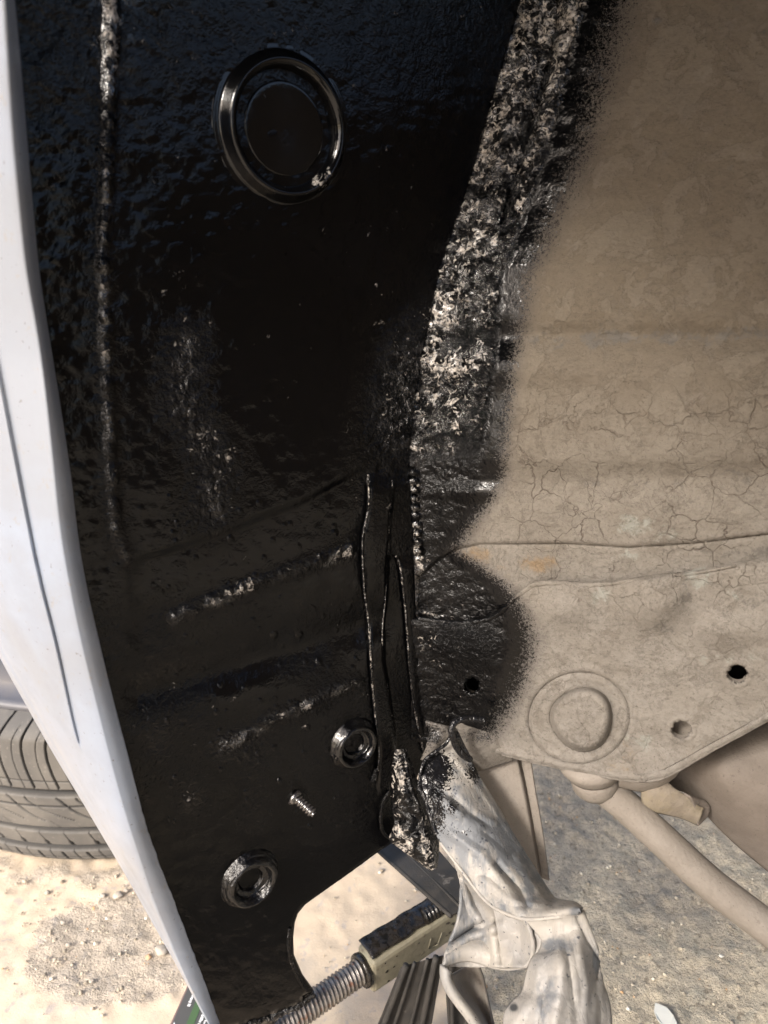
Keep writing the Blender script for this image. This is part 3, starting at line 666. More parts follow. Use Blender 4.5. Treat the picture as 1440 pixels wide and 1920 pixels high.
# ---- torn pointed end of the seam
def loft(name, A, B, mat, parent, n=60, m=24, bulge=None, attrs=None, thick=.0012, rough=0, seed=1, off=0.0):
    """surface between two traced edges, each a list of (u, v, depth)"""
    a = cr(A, n); b = cr(B, n); t = np.linspace(0, 1, m)
    Q = a[:, None, :] * (1 - t)[None, :, None] + b[:, None, :] * t[None, :, None]
    s = np.linspace(0, 1, n)[:, None] * np.ones((1, m)); tt = np.ones((n, 1)) * t[None, :]
    if bulge is not None: Q[..., 2] -= bulge(s, tt, Q[..., 0], Q[..., 1])
    if rough: Q[..., 2] += rough * fbm(Q[..., 0] / 16, Q[..., 1] / 16, 3, seed)
    at = attrs(s, tt, Q[..., 0], Q[..., 1]) if attrs else None
    return sheet(name, P(Q[..., 0], Q[..., 1], Q[..., 2]), mat, parent, at, thick, off)
def sa(s, t, U, V):
    Z = np.zeros_like(U); glint_bare = .42 + .30 * fbm(U / 20, V / 30, 2, 81) * 2 + .35 * sm(V, 1530, 1600) - .5 * ga(pdist(U, V, [(775, 1440), (770, 1520), (785, 1600)]), 11) - .2 * (1 - sm(V, 1400, 1440)) + .3 * ga(U - 748, 12)
    return {'mA': np.stack([Z + 1, np.clip(glint_bare + .1, 0, .85), Z, Z], -1), 'mB': np.stack([Z + .35, Z, Z + .9, Z], -1)}
d = .474
loft('torn_seam_end', [(741, 1405, d), (736, 1440, d), (734, 1479, d), (736, 1518, d), (739, 1548, d), (731, 1574, d - .002), (745, 1586, d - .003), (776, 1608, d - .004), (806, 1630, d - .004)],
     [(762, 1405, d), (774, 1440, d), (788, 1479, d), (800, 1500, d), (809, 1520, d), (817, 1546, d), (821, 1575, d - .002), (821, 1602, d - .003), (817, 1630, d - .004)],
     M_BODY, CAR, 90, 34, lambda s, t, U, V: .008 * np.sin(t * math.pi) * sm(s, 0, .25) + .002 * ga(t - .75, .08), sa, .0016, .0045, 7)

# ---- dusty rubber flap hanging from the seam
FL = mesh_obj('rubber_flap', [(0, 0, 0), (0, 0, 0.0001), (0, 0.0001, 0)], [(0, 1, 2)], M_FLAP, CAR); bpy.data.objects.remove(FL)
def fa(paint, wipe, dark=None):
    def f(s, t, U, V):
        Z = np.zeros_like(U); return {'mA': np.stack([paint(U, V) + Z, Z, wipe(U, V, s, t) + Z, (dark(U, V) if dark else 0) + Z], -1)}
    return f
ribp = [[(818, 1500), (870, 1530), (920, 1560), (965, 1610), (1010, 1670)], [(850, 1500), (905, 1545), (960, 1600)], [(930, 1620), (975, 1670), (990, 1700)]]
def upb(s, t, U, V):
    h = .016 * np.sin(t * math.pi * .9) * sm(s, .0, .3)
    for pl, am, wd_ in (([(812, 1490), (862, 1512), (930, 1545)], .0030, 9), ([(842, 1560), (900, 1600), (950, 1665), (975, 1712)], .0035, 11), ([(872, 1530), (940, 1590), (1000, 1650), (1040, 1700)], -.0035, 9),
                        ([(905, 1650), (960, 1690), (1020, 1700)], .0030, 9), ([(835, 1600), (885, 1650)], -.0022, 7), ([(850, 1420), (905, 1490), (960, 1570)], .0022, 8)):
        h += .5 * am * np.clip(1 - pdist(U, V, pl) / wd_, 0, 1)
    h += .0035 * ga(pdist(U, V, ribp[0]), 9) - .0035 * ga(pdist(U, V, ribp[1]), 8) - .004 * ga(pdist(U, V, ribp[2]), 7)
    return h
def p_up(U, V):
    p = 1.5 * blob(U, V, [(798, 1450, 40, 46, 1)]) + .85 * blob(U, V, [(822, 1530, 17, 30, 1), (850, 1512, 12, 18, .8)]) + .6 * blob(U, V, [(868, 1560, 34, 14, .7), (815, 1580, 16, 16, .9)])
    p = p + .65 * blob(U, V, [(888, 1450, 14, 22, 1)]) + .22 * blob(U, V, [(850, 1440, 70, 40, 1)]); return np.clip(p, 0, 1)
FL = loft('rubber_flap', [(800, 1424, .462), (787, 1448, .456), (784, 1474, .452), (798, 1496, .449), (808, 1530, .446), (820, 1566, .443), (848, 1608, .436), (876, 1645, .428), (905, 1682, .418), (936, 1706, .405), (984, 1722, .390), (1032, 1720, .378), (1084, 1711, .368)],
          [(848, 1378, .470), (866, 1408, .470), (884, 1432, .470), (906, 1470, .468), (932, 1512, .465), (954, 1552, .462), (978, 1592, .457), (1002, 1630, .45), (1022, 1662, .441), (1040, 1686, .428), (1060, 1691, .412), (1080, 1695, .396), (1092, 1706, .372)],
          M_FLAP, CAR, 150, 60, upb, fa(p_up, lambda U, V, s, t: .42 + .3 * ga(pdist(U, V, [(830, 1520), (1000, 1650)]), 40) + .2 * ga(V - 1560, 40)), .0022, .0012, 5)
FL['label'] = 'crumpled grey rubber flap, wiped clean in streaks, black with underseal at its top'
NOP = lambda U, V: 0.0
# lower left fold: a curved web below the upper face
loft('rubber_fold', [(846, 1590, .452), (855, 1625, .456), (862, 1655, .460), (863, 1688, .462), (858, 1720, .462), (848, 1752, .460), (836, 1785, .456), (829, 1812, .450)],
     [(868, 1636, .440), (900, 1676, .432), (925, 1700, .425), (960, 1716, .418), (985, 1724, .412), (1000, 1760, .408), (1000, 1795, .410), (985, 1815, .414)],
     M_FLAP, FL, 80, 50, lambda s, t, U, V: -.022 * np.sin(t * math.pi) * sm(s, 0, .4) + .004 * ga(pdist(U, V, [(838, 1790), (880, 1758), (930, 1742)]), 6) - .003 * ga(pdist(U, V, [(835, 1770), (880, 1745), (930, 1730)]), 6) + .007 * ga(U - (918 + (V - 1700) * .12), 10) + .004 * np.clip(1 - pdist(U, V, [(868, 1650), (882, 1700), (905, 1735)]) / 9, 0, 1) - .004 * np.clip(1 - pdist(U, V, [(850, 1765), (890, 1735), (915, 1725)]) / 8, 0, 1) + .004 * np.clip(1 - pdist(U, V, [(955, 1725), (960, 1770), (972, 1812)]) / 10, 0, 1),
     fa(NOP, lambda U, V, s, t: .62 * blob(U, V, [(870, 1690, 24, 60, 1), (870, 1760, 60, 30, 1)]) - .15 * sm(t, .5, .9)), .002, .002, 6)
# its bottom rim, turning into the strap that runs down
loft('rubber_fold', [(829, 1808, .449), (829, 1830, .447), (838, 1856, .440), (856, 1882, .430), (876, 1908, .420), (900, 1945, .405), (925, 1990, .390)],
     [(843, 1822, .444), (842, 1834, .442), (850, 1852, .437), (868, 1878, .428), (888, 1904, .418), (912, 1942, .403), (937, 1988, .388)],
     M_FLAP, FL, 50, 12, lambda s, t, U, V: .003 * np.sin(t * math.pi), fa(NOP, lambda U, V, s, t: .15), .003)
loft('rubber_fold', [(842, 1829, .452), (851, 1852, .452), (868, 1880, .448), (890, 1908, .44), (925, 1960, .425)],
     [(895, 1803, .462), (905, 1830, .466), (912, 1862, .464), (920, 1900, .458), (935, 1960, .445)],
     M_DUST, FL, 40, 20, lambda s, t, U, V: -.010 * np.sin(t * math.pi), None, .002)
loft('rubber_fold', [(829, 1815, .449), (850, 1805, .452), (875, 1801, .454), (900, 1806, .452), (925, 1815, .448), (955, 1819, .440), (990, 1816, .425)],
     [(838, 1785, .456), (855, 1772, .460), (880, 1762, .462), (905, 1760, .462), (930, 1768, .458), (960, 1775, .45), (995, 1780, .436)],
     M_FLAP, FL, 60, 16, lambda s, t, U, V: .004 * np.sin(t * math.pi), fa(NOP, lambda U, V, s, t: .38 * (1 - sm(U, 880, 930))), .002)
# right lobe hanging towards the camera
def rlb(s, t, U, V):
    h = .020 * np.sin(t * math.pi) * sm(s, .05, .4) + .0028 * fbm(U / 15 + V / 150, V / 260, 2, 91) * sm(s, .3, .6)
    for pl, am, wd_ in (([(1018, 1775), (1004, 1860), (962, 1925), (955, 1990)], .0045, 13), ([(1048, 1735), (1052, 1850), (1030, 1990)], .0035, 11), ([(1082, 1755), (1098, 1850), (1096, 1990)], .0045, 12),
                        ([(1064, 1790), (1078, 1900), (1070, 1990)], -.0030, 9), ([(1108, 1790), (1120, 1880), (1124, 1990)], -.0030, 8), ([(1030, 1830), (1012, 1930)], -.0030, 9)):
        h = h + .45 * am * np.clip(1 - pdist(U, V, pl) / wd_, 0, 1)
    return h - .003 * ga(pdist(U, V, [(1080, 1716), (1100, 1765), (1122, 1800), (1118, 1835)]), 4)
loft('rubber_fold', [(985, 1722, .391), (1002, 1742, .389), (1018, 1764, .386), (1012, 1786, .383), (998, 1800, .380), (988, 1830, .377), (980, 1862, .374), (962, 1880, .372), (948, 1900, .370), (946, 1930, .366), (950, 1990, .355)],
     [(1094, 1709, .370), (1104, 1735, .372), (1114, 1760, .374), (1121, 1785, .374), (1124, 1805, .374), (1127, 1830, .372), (1131, 1850, .370), (1138, 1870, .368), (1143, 1895, .365), (1145, 1930, .361), (1146, 1990, .350)],
     M_FLAP, FL, 110, 54, rlb,
     fa(NOP, lambda U, V, s, t: .62 * blob(U, V, [(1035, 1775, 45, 18, 1), (1110, 1800, 16, 34, 1), (1030, 1850, 30, 44, 1), (1060, 1905, 20, 40, .6)]) + .10, lambda U, V: blob(U, V, [(966, 1892, 9, 8, 1.1)])), .002, .0011, 8)
# inner wall of the flap between the folds
loft('rubber_fold', [(925, 1702, .430), (932, 1740, .432), (938, 1775, .434), (945, 1815, .436)],
     [(988, 1724, .415), (1002, 1745, .410), (1016, 1766, .405), (1002, 1800, .410)],
     M_FLAP, FL, 40, 20, lambda s, t, U, V: -.006 * np.sin(t * math.pi), fa(NOP, lambda U, V, s, t: .05), .0015, .002, 9)
def edge_tube(name, pts, r, mat, parent, n=80, attrs=None, rough=.1, ns=8):
    q = cr(pts, n); return tube(name, P(q[:, 0], q[:, 1], q[:, 2]), r, mat, parent, ns, rough, True, attrs)
CL = {'mA': (0, 0, 0, 0)}; BK = {'mA': (1, 0, 0, 0)}
edge_tube('flap_rim', [(826, 1580, .4405), (848, 1609, .4350), (876, 1646, .427), (905, 1683, .417), (936, 1707, .404), (984, 1723, .389), (1032, 1721, .377), (1084, 1712, .367)], .0010, M_FLAP, FL, 120, CL)
edge_tube('flap_rim', [(1084, 1712, .367), (1092, 1712, .368), (1102, 1735, .371), (1112, 1760, .373), (1120, 1786, .373)], .0010, M_FLAP, FL, 60, CL)
edge_tube('flap_rim', [(784, 1474, .451), (797, 1497, .448), (807, 1530, .445), (818, 1564, .442)], .0016, M_FLAP, FL, 50, BK)
edge_tube('flap_rim', [(787, 1455, .453), (795, 1428, .456), (815, 1410, .458), (835, 1396, .460), (846, 1378, .461)], .0011, M_FLAP, FL, 50, BK)
edge_tube('flap_hem', [(908, 1350, .452), (890, 1347, .452), (868, 1348, .450), (853, 1354, .449), (847, 1367, .448), (850, 1385, .449), (857, 1402, .451), (868, 1416, .453), (882, 1424, .456)], .0022, M_FLAP, FL, 70, BK)
loft('flap_hem', [(846, 1365, .450), (851, 1390, .451), (860, 1412, .453)], [(858, 1372, .452), (870, 1395, .453), (886, 1424, .456)], M_FLAP, FL, 30, 10, None, fa(lambda U, V: 1.0, lambda U, V, s, t: 0), .002)
def dusty_attr(p, b, r=.4):
    def f(s, t, U, V):
        Z = np.zeros_like(U); return {'mA': np.stack([p(U, V) + Z, Z + b, Z, Z], -1), 'mB': np.stack([Z + r, Z + .2, Z + .0, Z], -1)}
    return f
loft('seam_tab', [(798, 1352, .468), (803, 1372, .470), (800, 1400, .470), (790, 1425, .470)], [(845, 1362, .470), (858, 1376, .472), (830, 1402, .472), (803, 1428, .471)], M_BODY, CAR, 40, 20, lambda s, t, U, V: .004 * np.sin(t * 3.14),
     dusty_attr(lambda U, V: .35 + .65 * ga(pdist(U, V, [(800, 1372), (812, 1378)]), 12), .4), .0015, .003, 3)
loft('lower_bracket', [(852, 1352, .478), (862, 1400, .478), (880, 1430, .478), (895, 1445, .478)], [(930, 1345, .474), (950, 1385, .474), (955, 1412, .474), (962, 1424, .474)], M_BODY, CAR, 50, 40, lambda s, t, U, V: .010 * np.sin(s * 3.14),
     dusty_attr(lambda U, V: .42 * blob(U, V, [(900, 1380, 50, 22, 1.2), (925, 1360, 24, 16, 1.4)]), .0, .3), .0018, .001, 3)
# channel section running down behind the flap
CHm = [(1000, 1405), (1000, 1660)]
loft('side_rail', [(880, 1405, .486), (905, 1480, .486), (935, 1560, .486), (1000, 1675, .486)], [(968, 1412, .480), (982, 1480, .480), (997, 1560, .480), (1012, 1640, .480)], M_DUST, CAR, 30, 20, None, None, .002)
loft('side_rail', [(966, 1412, .4795), (981, 1480, .4795), (996, 1560, .4795), (1011, 1641, .4795)], [(975, 1412, .486), (990, 1480, .486), (1004, 1560, .486), (1016, 1644, .486)], M_DUSTD, CAR, 30, 6, None, None, .001)
loft('side_rail', [(974, 1412, .484), (989, 1480, .484), (1003, 1560, .484), (1016, 1645, .484)], [(994, 1412, .482), (1004, 1480, .482), (1018, 1560, .482), (1030, 1650, .482)], M_DUST, CAR, 30, 8, None, None, .002)

# ---- bush, bolt, tie rod, and the parts right of it
c0 = P(1110, 1428, .450); axd = P(1120, 1482, .458) - c0
lathe('rubber_bush', [(.0001, -.006), (.0195, -.006), (.0202, -.001), (.0190, .002), (.0165, .0055), (.0160, .0075), (.0001, .0075)], c0, axd, M_DUST, CAR, 48, wob=.0003)
lathe('bolt_head', [(.0001, .0), (.0145, 0), (.0150, .004), (.0145, .010), (.012, .0145), (.007, .0165), (.0001, .017)], c0 + axd / np.linalg.norm(axd) * .0075, axd, M_DUST, CAR, 36)
rq = [P(1100, 1455, .455), P(1160, 1500, .452), P(1230, 1563, .445), P(1330, 1655, .435), P(1440, 1740, .425), P(1600, 1868, .413), P(2000, 2190, .385)]
tube('tie_rod', cr(rq, 60), .0098, M_DUST, CAR, 28, .012)
loft('box_lip', [(1160, 1452, .437), (1205, 1460, .433), (1245, 1453, .428), (1285, 1430, .422)], [(1160, 1474, .446), (1200, 1482, .444), (1235, 1477, .441), (1264, 1456, .436)], M_DUST, CAR, 40, 12, lambda s, t, U, V: .004 * np.sin(t * 3.14), None, .0015)
loft('small_bracket', [(1203, 1478, .445), (1206, 1505, .446), (1225, 1520, .446), (1275, 1532, .446), (1308, 1546, .446)], [(1250, 1465, .437), (1268, 1480, .437), (1285, 1490, .438), (1305, 1508, .440), (1318, 1515, .442)], M_YEL, CAR, 40, 16, lambda s, t, U, V: .003 * np.sin(t * 3.14), None, .0018, .002, 4)
loft('small_bracket', [(1282, 1488, .437), (1296, 1500, .437), (1308, 1548, .444)], [(1318, 1500, .445), (1330, 1512, .448), (1326, 1530, .448)], M_DUSTD, CAR, 24, 12, None, None, .0015, .002, 4)
def beam():
    n = 90; m = 60
    a = cr([(1235, 1462, .46), (1262, 1476, .462), (1295, 1490, .464), (1322, 1522, .462), (1370, 1572, .456), (1440, 1632, .448), (1600, 1760, .43)], n)
    b = cr([(1235, 1440, .44), (1280, 1400, .44), (1330, 1370, .44), (1380, 1345, .435), (1440, 1310, .43), (1500, 1270, .425), (1640, 1180, .42)], n)
    t = np.linspace(0, 1, m); Q = a[:, None, :] * (1 - t)[None, :, None] + b[:, None, :] * t[None, :, None]
    s = np.linspace(0, 1, n)[:, None]
    Q[..., 2] -= .030 * np.sin(t * math.pi)[None, :] * sm(s, 0, .35) - .012 * t[None, :]
    Q[..., 2] += .002 * fbm(Q[..., 0] / 60, Q[..., 1] / 60, 2, 9)
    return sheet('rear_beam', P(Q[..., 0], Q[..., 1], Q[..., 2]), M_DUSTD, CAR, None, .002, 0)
beam()

# ---- rest of the wheel arch round the camera and the floor of the car (out of frame, it shades the well)
def arch_roof():
    u1 = np.linspace(8, 1012, 40); u2 = np.linspace(1020, 1640, 24)
    row = np.vstack([P(u1, -158.0, DA(u1, -158.0)), P(u2, -158.0, DB(u2, -158.0))])
    y0, z0 = 0.02, .56; rr = np.hypot(row[:, 1] - y0, row[:, 2] - z0); a0 = np.arctan2(row[:, 2] - z0, row[:, 1] - y0)
    rows = []
    for k in range(50):
        t = k / 49; ang = a0 + (R(185) - a0) * t; r = rr + (.36 - rr) * sm(t, 0, .4)
        rows.append(np.stack([row[:, 0], y0 + r * np.cos(ang), z0 + r * np.sin(ang)], -1))
    X = np.stack(rows); Z = np.zeros(X.shape[:2])
    sheet('arch_roof', X, M_BODY, CAR, {'mA': np.stack([Z + 1, Z, Z, Z], -1), 'mB': np.stack([Z + .4, Z, Z, Z], -1)}, .0015, 1)
    # fender rim continuing overhead
    ring = np.stack(rows)[:, 0, :]; cen = np.array([0, y0, z0]); outv = ring - cen; outv[:, 0] = 0; outv /= np.linalg.norm(outv, axis=1)[:, None]
    Y = np.stack([ring + np.array([0.004, 0, 0]) - outv * .008, ring - np.array([.006, 0, 0]) - outv * .010, ring - np.array([.012, 0, 0]), ring - np.array([.03, 0, 0]) + outv * .03, ring - np.array([.05, 0, 0]) + outv * .16], 1)
    sheet('arch_rim', Y, M_SILVER, CAR, None, .001, 0)
    # inner wall carried on towards the back of the car
    vv = np.linspace(-158, 1300, 30); col = P(1636.0, vv, DB(1636.0, vv)); W = []
    for k in range(14):
        t = k / 13; W.append(col * np.array([1, 1, 1]) + np.array([.02 * t, -.45 * t, 0]))
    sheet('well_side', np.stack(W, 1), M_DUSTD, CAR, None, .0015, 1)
arch_roof()
def box(name, lo, hi, mat, parent, bev=0):
    x0, y0, z0 = lo; x1, y1, z1 = hi
    return prism(name, [(x0, y0, z0), (x1, y0, z0), (x1, y1, z0), (x0, y1, z0)], [(x0, y0, z1), (x1, y0, z1), (x1, y1, z1), (x0, y1, z1)], mat, parent, bev)
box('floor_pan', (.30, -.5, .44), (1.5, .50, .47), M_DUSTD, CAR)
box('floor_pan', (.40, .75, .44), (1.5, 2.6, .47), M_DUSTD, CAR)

# unseen drum and axle stub, added to shade the ground mirrored in the panel
def added_drum():
    c = np.array([-.11, -.05, .25]); ax_ = (1, 0, 0)
    o = lathe('shade_drum', [(.0001, -.012), (.030, -.012), (.032, 0), (.06, .002), (.064, -.006), (.118, -.004), (.126, .004), (.128, .05), (.132, .054), (.132, .062), (.128, .066), (.128, .080), (.06, .085), (.05, .10), (.04, .34), (.0001, .34)], c, ax_, M_DUSTD, CAR, 72)
    for k in range(5):
        a = k * 2 * math.pi / 5; p = c + np.array([-.004, .05 * math.cos(a), .05 * math.sin(a)])
        lathe('shade_drum_hole', [(.0001, -.001), (.006, -.001), (.008, .0), (.009, .004)], p, ax_, M_DARK, o, 16)
added_drum()

# ------------------------------------------------------------------ scissor jack
zt = .128
J = thing('scissor_jack', PZ(760, 1900, 0.0), 'worn scissor jack with olive block, black arms and threaded screw, under the car', 'car jack')
b0 = PZ(669, 1771, zt); b1 = PZ(699, 1812, zt); e = PZ(844, 1716, zt) - b1
b2 = b1 + e * 1.55; b3 = b0 + e * 1.55; dn = np.array([0, 0, -.030])
ed = e / np.linalg.norm(e)
blk = prism('pivot_block', [b0 + dn, b1 + dn, b2 + dn, b3 + dn], [b0, b1, b2, b3], M_JACKP, J, .003, True)
for p in blk.data.polygons: p.use_smooth = False
wv_ = b0 - b1; wl = np.linalg.norm(wv_); wd = wv_ / wl
def on(a, b, z=0): return b1 + ed * a + wd * wl * b + np.array([0, 0, z])
Lb = np.linalg.norm(e) * 1.5
# wet black grease lying on top of the block, ragged edge
gn = 60; tt = np.linspace(0, 1, gn)
lo_ = .10 + .10 * vnoise(tt * 14, tt * 0, 3) + .02; hi_ = 1.02 - .06 * vnoise(tt * 11, tt * 0, 8)
G = np.stack([[on(.002 + Lb * t_, a_ + (b_ - a_) * k / 9, .0016 + .0012 * math.sin(k / 9 * math.pi) + .0012 * vnoise(t_ * 30, k * .8, 5)) for k in range(10)] for t_, a_, b_ in zip(tt, lo_, hi_)])
sheet('grease_film', G, M_GREASE, blk, None, .0014, 0)
ax0 = on(-.006, .52, -.016)
threaded('jack_screw', on(-.17, .50, -.019) , on(.004, .50, -.013), .0092, .0031, .0013, M_SCREW, J, 28, 9)
lathe('thrust_collar', [(.0085, 0), (.0118, 0), (.0122, .002), (.0118, .0045), (.0085, .0045)], on(-.0045, .50, -.0135), ed, M_GREASE, J, 32, wob=.0006)
threaded('jack_screw', on(.052, .40, .0022), on(Lb * 1.0, .36, .003), .0058, .0033, .0011, M_GREASE, J, 24, 8)
# raised square mark and rivet stain on the block's front
fm = lambda a, z: b1 + ed * a - wd * .0006 + np.array([0, 0, z])
rng_ = random.Random(5)
for k in range(16):                       # chips and grease spots on the front face of the block
    a_ = rng_.uniform(.01, Lb * .8); z_ = -rng_.uniform(.004, .026); r_ = rng_.uniform(.0004, .0013)
    th_ = np.linspace(0, 2 * math.pi, 9)[:-1]; rr_ = [r_ * rng_.uniform(.6, 1.3) for _ in th_]
    mesh_obj('paint_chip', [b1 + ed * (a_ + q_ * math.cos(t_) * 1.4) - wd * .00035 + np.array([0, 0, z_ + q_ * math.sin(t_)]) for t_, q_ in zip(th_, rr_)], [tuple(range(8))], M_GREASE, blk, False)
tube('block_mark', np.array([fm(.052, -.010), fm(.050, -.020), fm(.059, -.022), fm(.063, -.012)]), .0004, M_JACKP, blk, 6)
# arms: channel sections
def arm(name, a, b, wv, up, t=.003, lip=.012, parent=J):
    """channel: web between a and b, width vector wv, two lips along up"""
    a, b, wv, up = (np.array(x, float) for x in (a, b, wv, up)); un = up / np.linalg.norm(up)
    prism(name, [a, a + wv, b + wv, b], [a + un * t, a + wv + un * t, b + wv + un * t, b + un * t], M_JACKB, parent, .0008)
    return un
A0 = P(706, 1591, .545); A1 = P(846, 1716, .462); A2 = P(905, 1690, .47); A3 = P(795, 1560, .55)
Ax = A0 + (A0 - A1) * .9; A3x = A3 + (A3 - A2) * .9
ar = prism('jack_arm', [Ax, A1, A2, A3x], [p + np.array([0, .002, -.004]) for p in (Ax, A1, A2, A3x)], M_JACKB, J, .0008)
q = np.linspace(0, 1, 20)[:, None]; tube('arm_flange', Ax * (1 - q) + A1 * q + np.array([0, 0, -.001]), .0014, M_JACKB, ar, 8)
q = np.linspace(0, 1, 20)[:, None]; tube('arm_flange', (Ax * .62 + A3x * .38) * (1 - q) + (A1 * .62 + A2 * .38) * q, .0011, M_JACKB, ar, 8)
def bar(tl, tr, br, bl, dt, db, th=.006):
    a, b = P(*tl, dt), P(*tr, dt); c, d_ = P(*br, db), P(*bl, db); o = np.array([0, .004, -th])
    return prism('jack_arm', [a, b, c, d_], [p + o for p in (a, b, c, d_)], M_JACKB, J, .001)
k1 = bar((752, 1812), (832, 1790), (798, 1990), (680, 1990), .515, .545)
k2 = bar((832, 1790), (900, 1770), (880, 1990), (845, 1990), .512, .545)
for f_, r_ in ((.12, .0022), (.32, .0013), (.62, .0013), (.82, .0022)):
    a = P(752 + 80 * f_, 1812 - 22 * f_, .512); b = P(680 + 118 * f_, 1990, .542); q = np.linspace(0, 1, 16)[:, None]
    tube('arm_flange', a * (1 - q) + b * q, r_, M_JACKB, k1, 8)
for f_ in (.15, .8):
    a = P(838 + 50 * f_, 1790, .508); b = P(845 + 35 * f_, 1990, .540); q = np.linspace(0, 1, 16)[:, None]
    tube('arm_flange', a * (1 - q) + b * q, .0015, M_JACKB, k2, 8)
# base foot under the arms
bf = PZ(745, 2080, 0.0); box('jack_base', (bf[0] - .06, bf[1] - .035, .0), (bf[0] + .08, bf[1] + .035, .012), M_JACKB, J, .002)

# ------------------------------------------------------------------ wheel lying flat behind the fender
g = PZ(115, 1637, 0.0); hd = np.array([0.06, 1.0, 0]); hd /= np.linalg.norm(hd)
RW = .312; wc = np.array([g[0], g[1], 0]) + hd * RW
W = thing('wheel', wc, 'wheel with a dusty worn tyre lying flat on the ground behind the fender', 'wheel')
def zv(v, u=115):   # height on the tread's front line that shows at row v
    dd = g - CAM; dxy = np.hypot(g[0], g[1]); dir_ = P(u, v, 1.0) - CAM; return CAM[2] + dir_[2] / np.hypot(dir_[0], dir_[1]) * dxy
Z0, ZT = 0.004, zv(1352)
def tyre():
    na = 2600; half = R(38)
    base = math.atan2(-hd[1], -hd[0])
    fine = np.linspace(-half, half, 900); coarse = np.linspace(half, 2 * math.pi - half, 200)[1:-1]
    ang = np.r_[fine, coarse]; nz = 170
    z = np.linspace(0, 1, nz)
    zs = Z0 + (ZT - Z0) * z
    arc = ang * RW
    ZZ, AA = np.meshgrid(zs, arc, indexing='ij')
    mid = (Z0 + ZT) / 2; hw = (ZT - Z0) / 2; x = (ZZ - mid) / hw
    rad = RW - .004 * x ** 2 - .022 * np.clip((np.abs(x) - .80) / .2, 0, 1) ** 2.2 * np.where(x > 0, 1, .55)
    groove_dark = np.zeros_like(ZZ)  # marks grooves and sipes, coloured darker than the tread
    def groove(v0, v1, dep):
        nonlocal rad, groove_dark
        a, b = zv(v1), zv(v0); m_ = (a + b) / 2; h_ = (b - a) / 2; f = 1 - sm(np.abs(ZZ - m_), h_ * .75, h_ * 1.15); rad = rad - dep * f; groove_dark = np.maximum(groove_dark, f * .85)
    groove(1470, 1484, .006); groove(1546, 1556, .006); groove(1583, 1594, .006)
    for v_ in (1453.5, 1503, 1608): groove(v_ - 1, v_ + 1.2, .0012)
    vis = np.abs(AA) < half * RW
    def lines(fn, spacing, w, dep, va, vb, phase=0, dk=.8):
        """sipes: a = fn(t) + k * spacing, t from 0 (row va) to 1 (row vb)"""
        nonlocal rad, groove_dark
        za, zb = zv(va), zv(vb); t = (ZZ - za) / (zb - za); ins = (t >= 0) & (t <= 1)
        off = (AA - fn(np.clip(t, 0, 1)) - phase + spacing / 2) % spacing - spacing / 2
        f = ins * (1 - sm(np.abs(off), w * .6, w * 1.3)); rad = rad - dep * f; groove_dark = np.maximum(groove_dark, f * dk)
    px = .000385 * 1.35    # metres per photo pixel at the tyre
    lines(lambda t: (.004 + .010 * t ** 2 - .016 * np.exp(-((t - .15) / .18) ** 2) * 0 + .012 * (1 - t) ** 4), 46 * px, .0011, .005, 1352, 1468, .002)
    lines(lambda t: (.006 + .010 * t ** 2 + .010 * (1 - t) ** 4), 46 * px, .0004, .0015, 1362, 1468, .002 + 23 * px, .6)
    lines(lambda t: .020 * t ** .7 + .018 * t ** 3, 98 * px, .0012, .004, 1486, 1533, .01)
    lines(lambda t: .045 * t ** 1.6, 98 * px, .0009, .003, 1486, 1530, .03)
    lines(lambda t: .010 * t, 98 * px, .0004, .001, 1532, 1546, .0, .5)
    lines(lambda t: .006 * t, 48 * px, .0004, .0015, 1556, 1576, .01, .6); lines(lambda t: .004 * t, 48 * px, .0016, .004, 1574, 1584, .0155)
    lines(lambda t: .014 * t, 48 * px, .0011, .004, 1597, 1640, .004); lines(lambda t: .014 * t, 48 * px, .0005, .0015, 1595, 1640, .004 + 24 * px, .6)
    rad = rad + .0006 * fbm(AA * 60, ZZ * 60, 2, 3)
    aa = base + np.r_[fine, coarse][None, :] 
    X = np.stack([wc[0] + rad * np.cos(aa), wc[1] + rad * np.sin(aa), ZZ], -1)
    A = np.zeros(X.shape[:2] + (4,)); A[..., 0] = groove_dark
    return sheet('tread', X, M_TYRE, W, {'mA': A}, closed=True)
tyre()
def rings(name, prof, mat, ns=160):
    return lathe(name, prof, wc, (0, 0, 1), mat, W, ns, xdir=(1, 0, 0))
rt = RW - .026
rings('sidewall', [(rt, ZT), (rt - .004, ZT + .004), (rt - .008, ZT + .0055), (rt - .010, ZT + .0045), (rt - .025, ZT + .011), (rt - .027, ZT + .0125), (rt - .045, ZT + .013), (rt - .06, ZT + .010), (rt - .075, ZT + .002), (rt - .078, ZT - .004), (rt - .06, ZT - .02)], M_SIDE)
rings('sidewall', [(RW - .02, Z0), (RW - .04, .001), (RW - .08, .001), (RW - .105, .01), (RW - .09, .03)], M_SIDE)
rings('rim', [(rt - .072, ZT + .004), (rt - .078, ZT + .006), (rt - .085, ZT + .002), (rt - .088, ZT - .03), (rt - .10, ZT - .12), (rt - .10, .03), (rt - .085, .012)], M_RIM)
for k in range(5):
    a = k * 2 * math.pi / 5 + .3; c_, s_ = math.cos(a), math.sin(a); o = Vector((-s_, c_, 0)); cc = Vector(wc)
    f = lambda r, w_, z_: (cc.x + c_ * r + o.x * w_, cc.y + s_ * r + o.y * w_, z_)
    prism('spoke', [f(.02, -.03, ZT - .06), f(rt - .088, -.018, ZT - .035), f(rt - .088, .018, ZT - .035), f(.02, .03, ZT - .06)], [f(.02, -.024, ZT - .03), f(rt - .088, -.012, ZT - .01), f(rt - .088, .012, ZT - .01), f(.02, .024, ZT - .03)], M_RIM, W, .003)
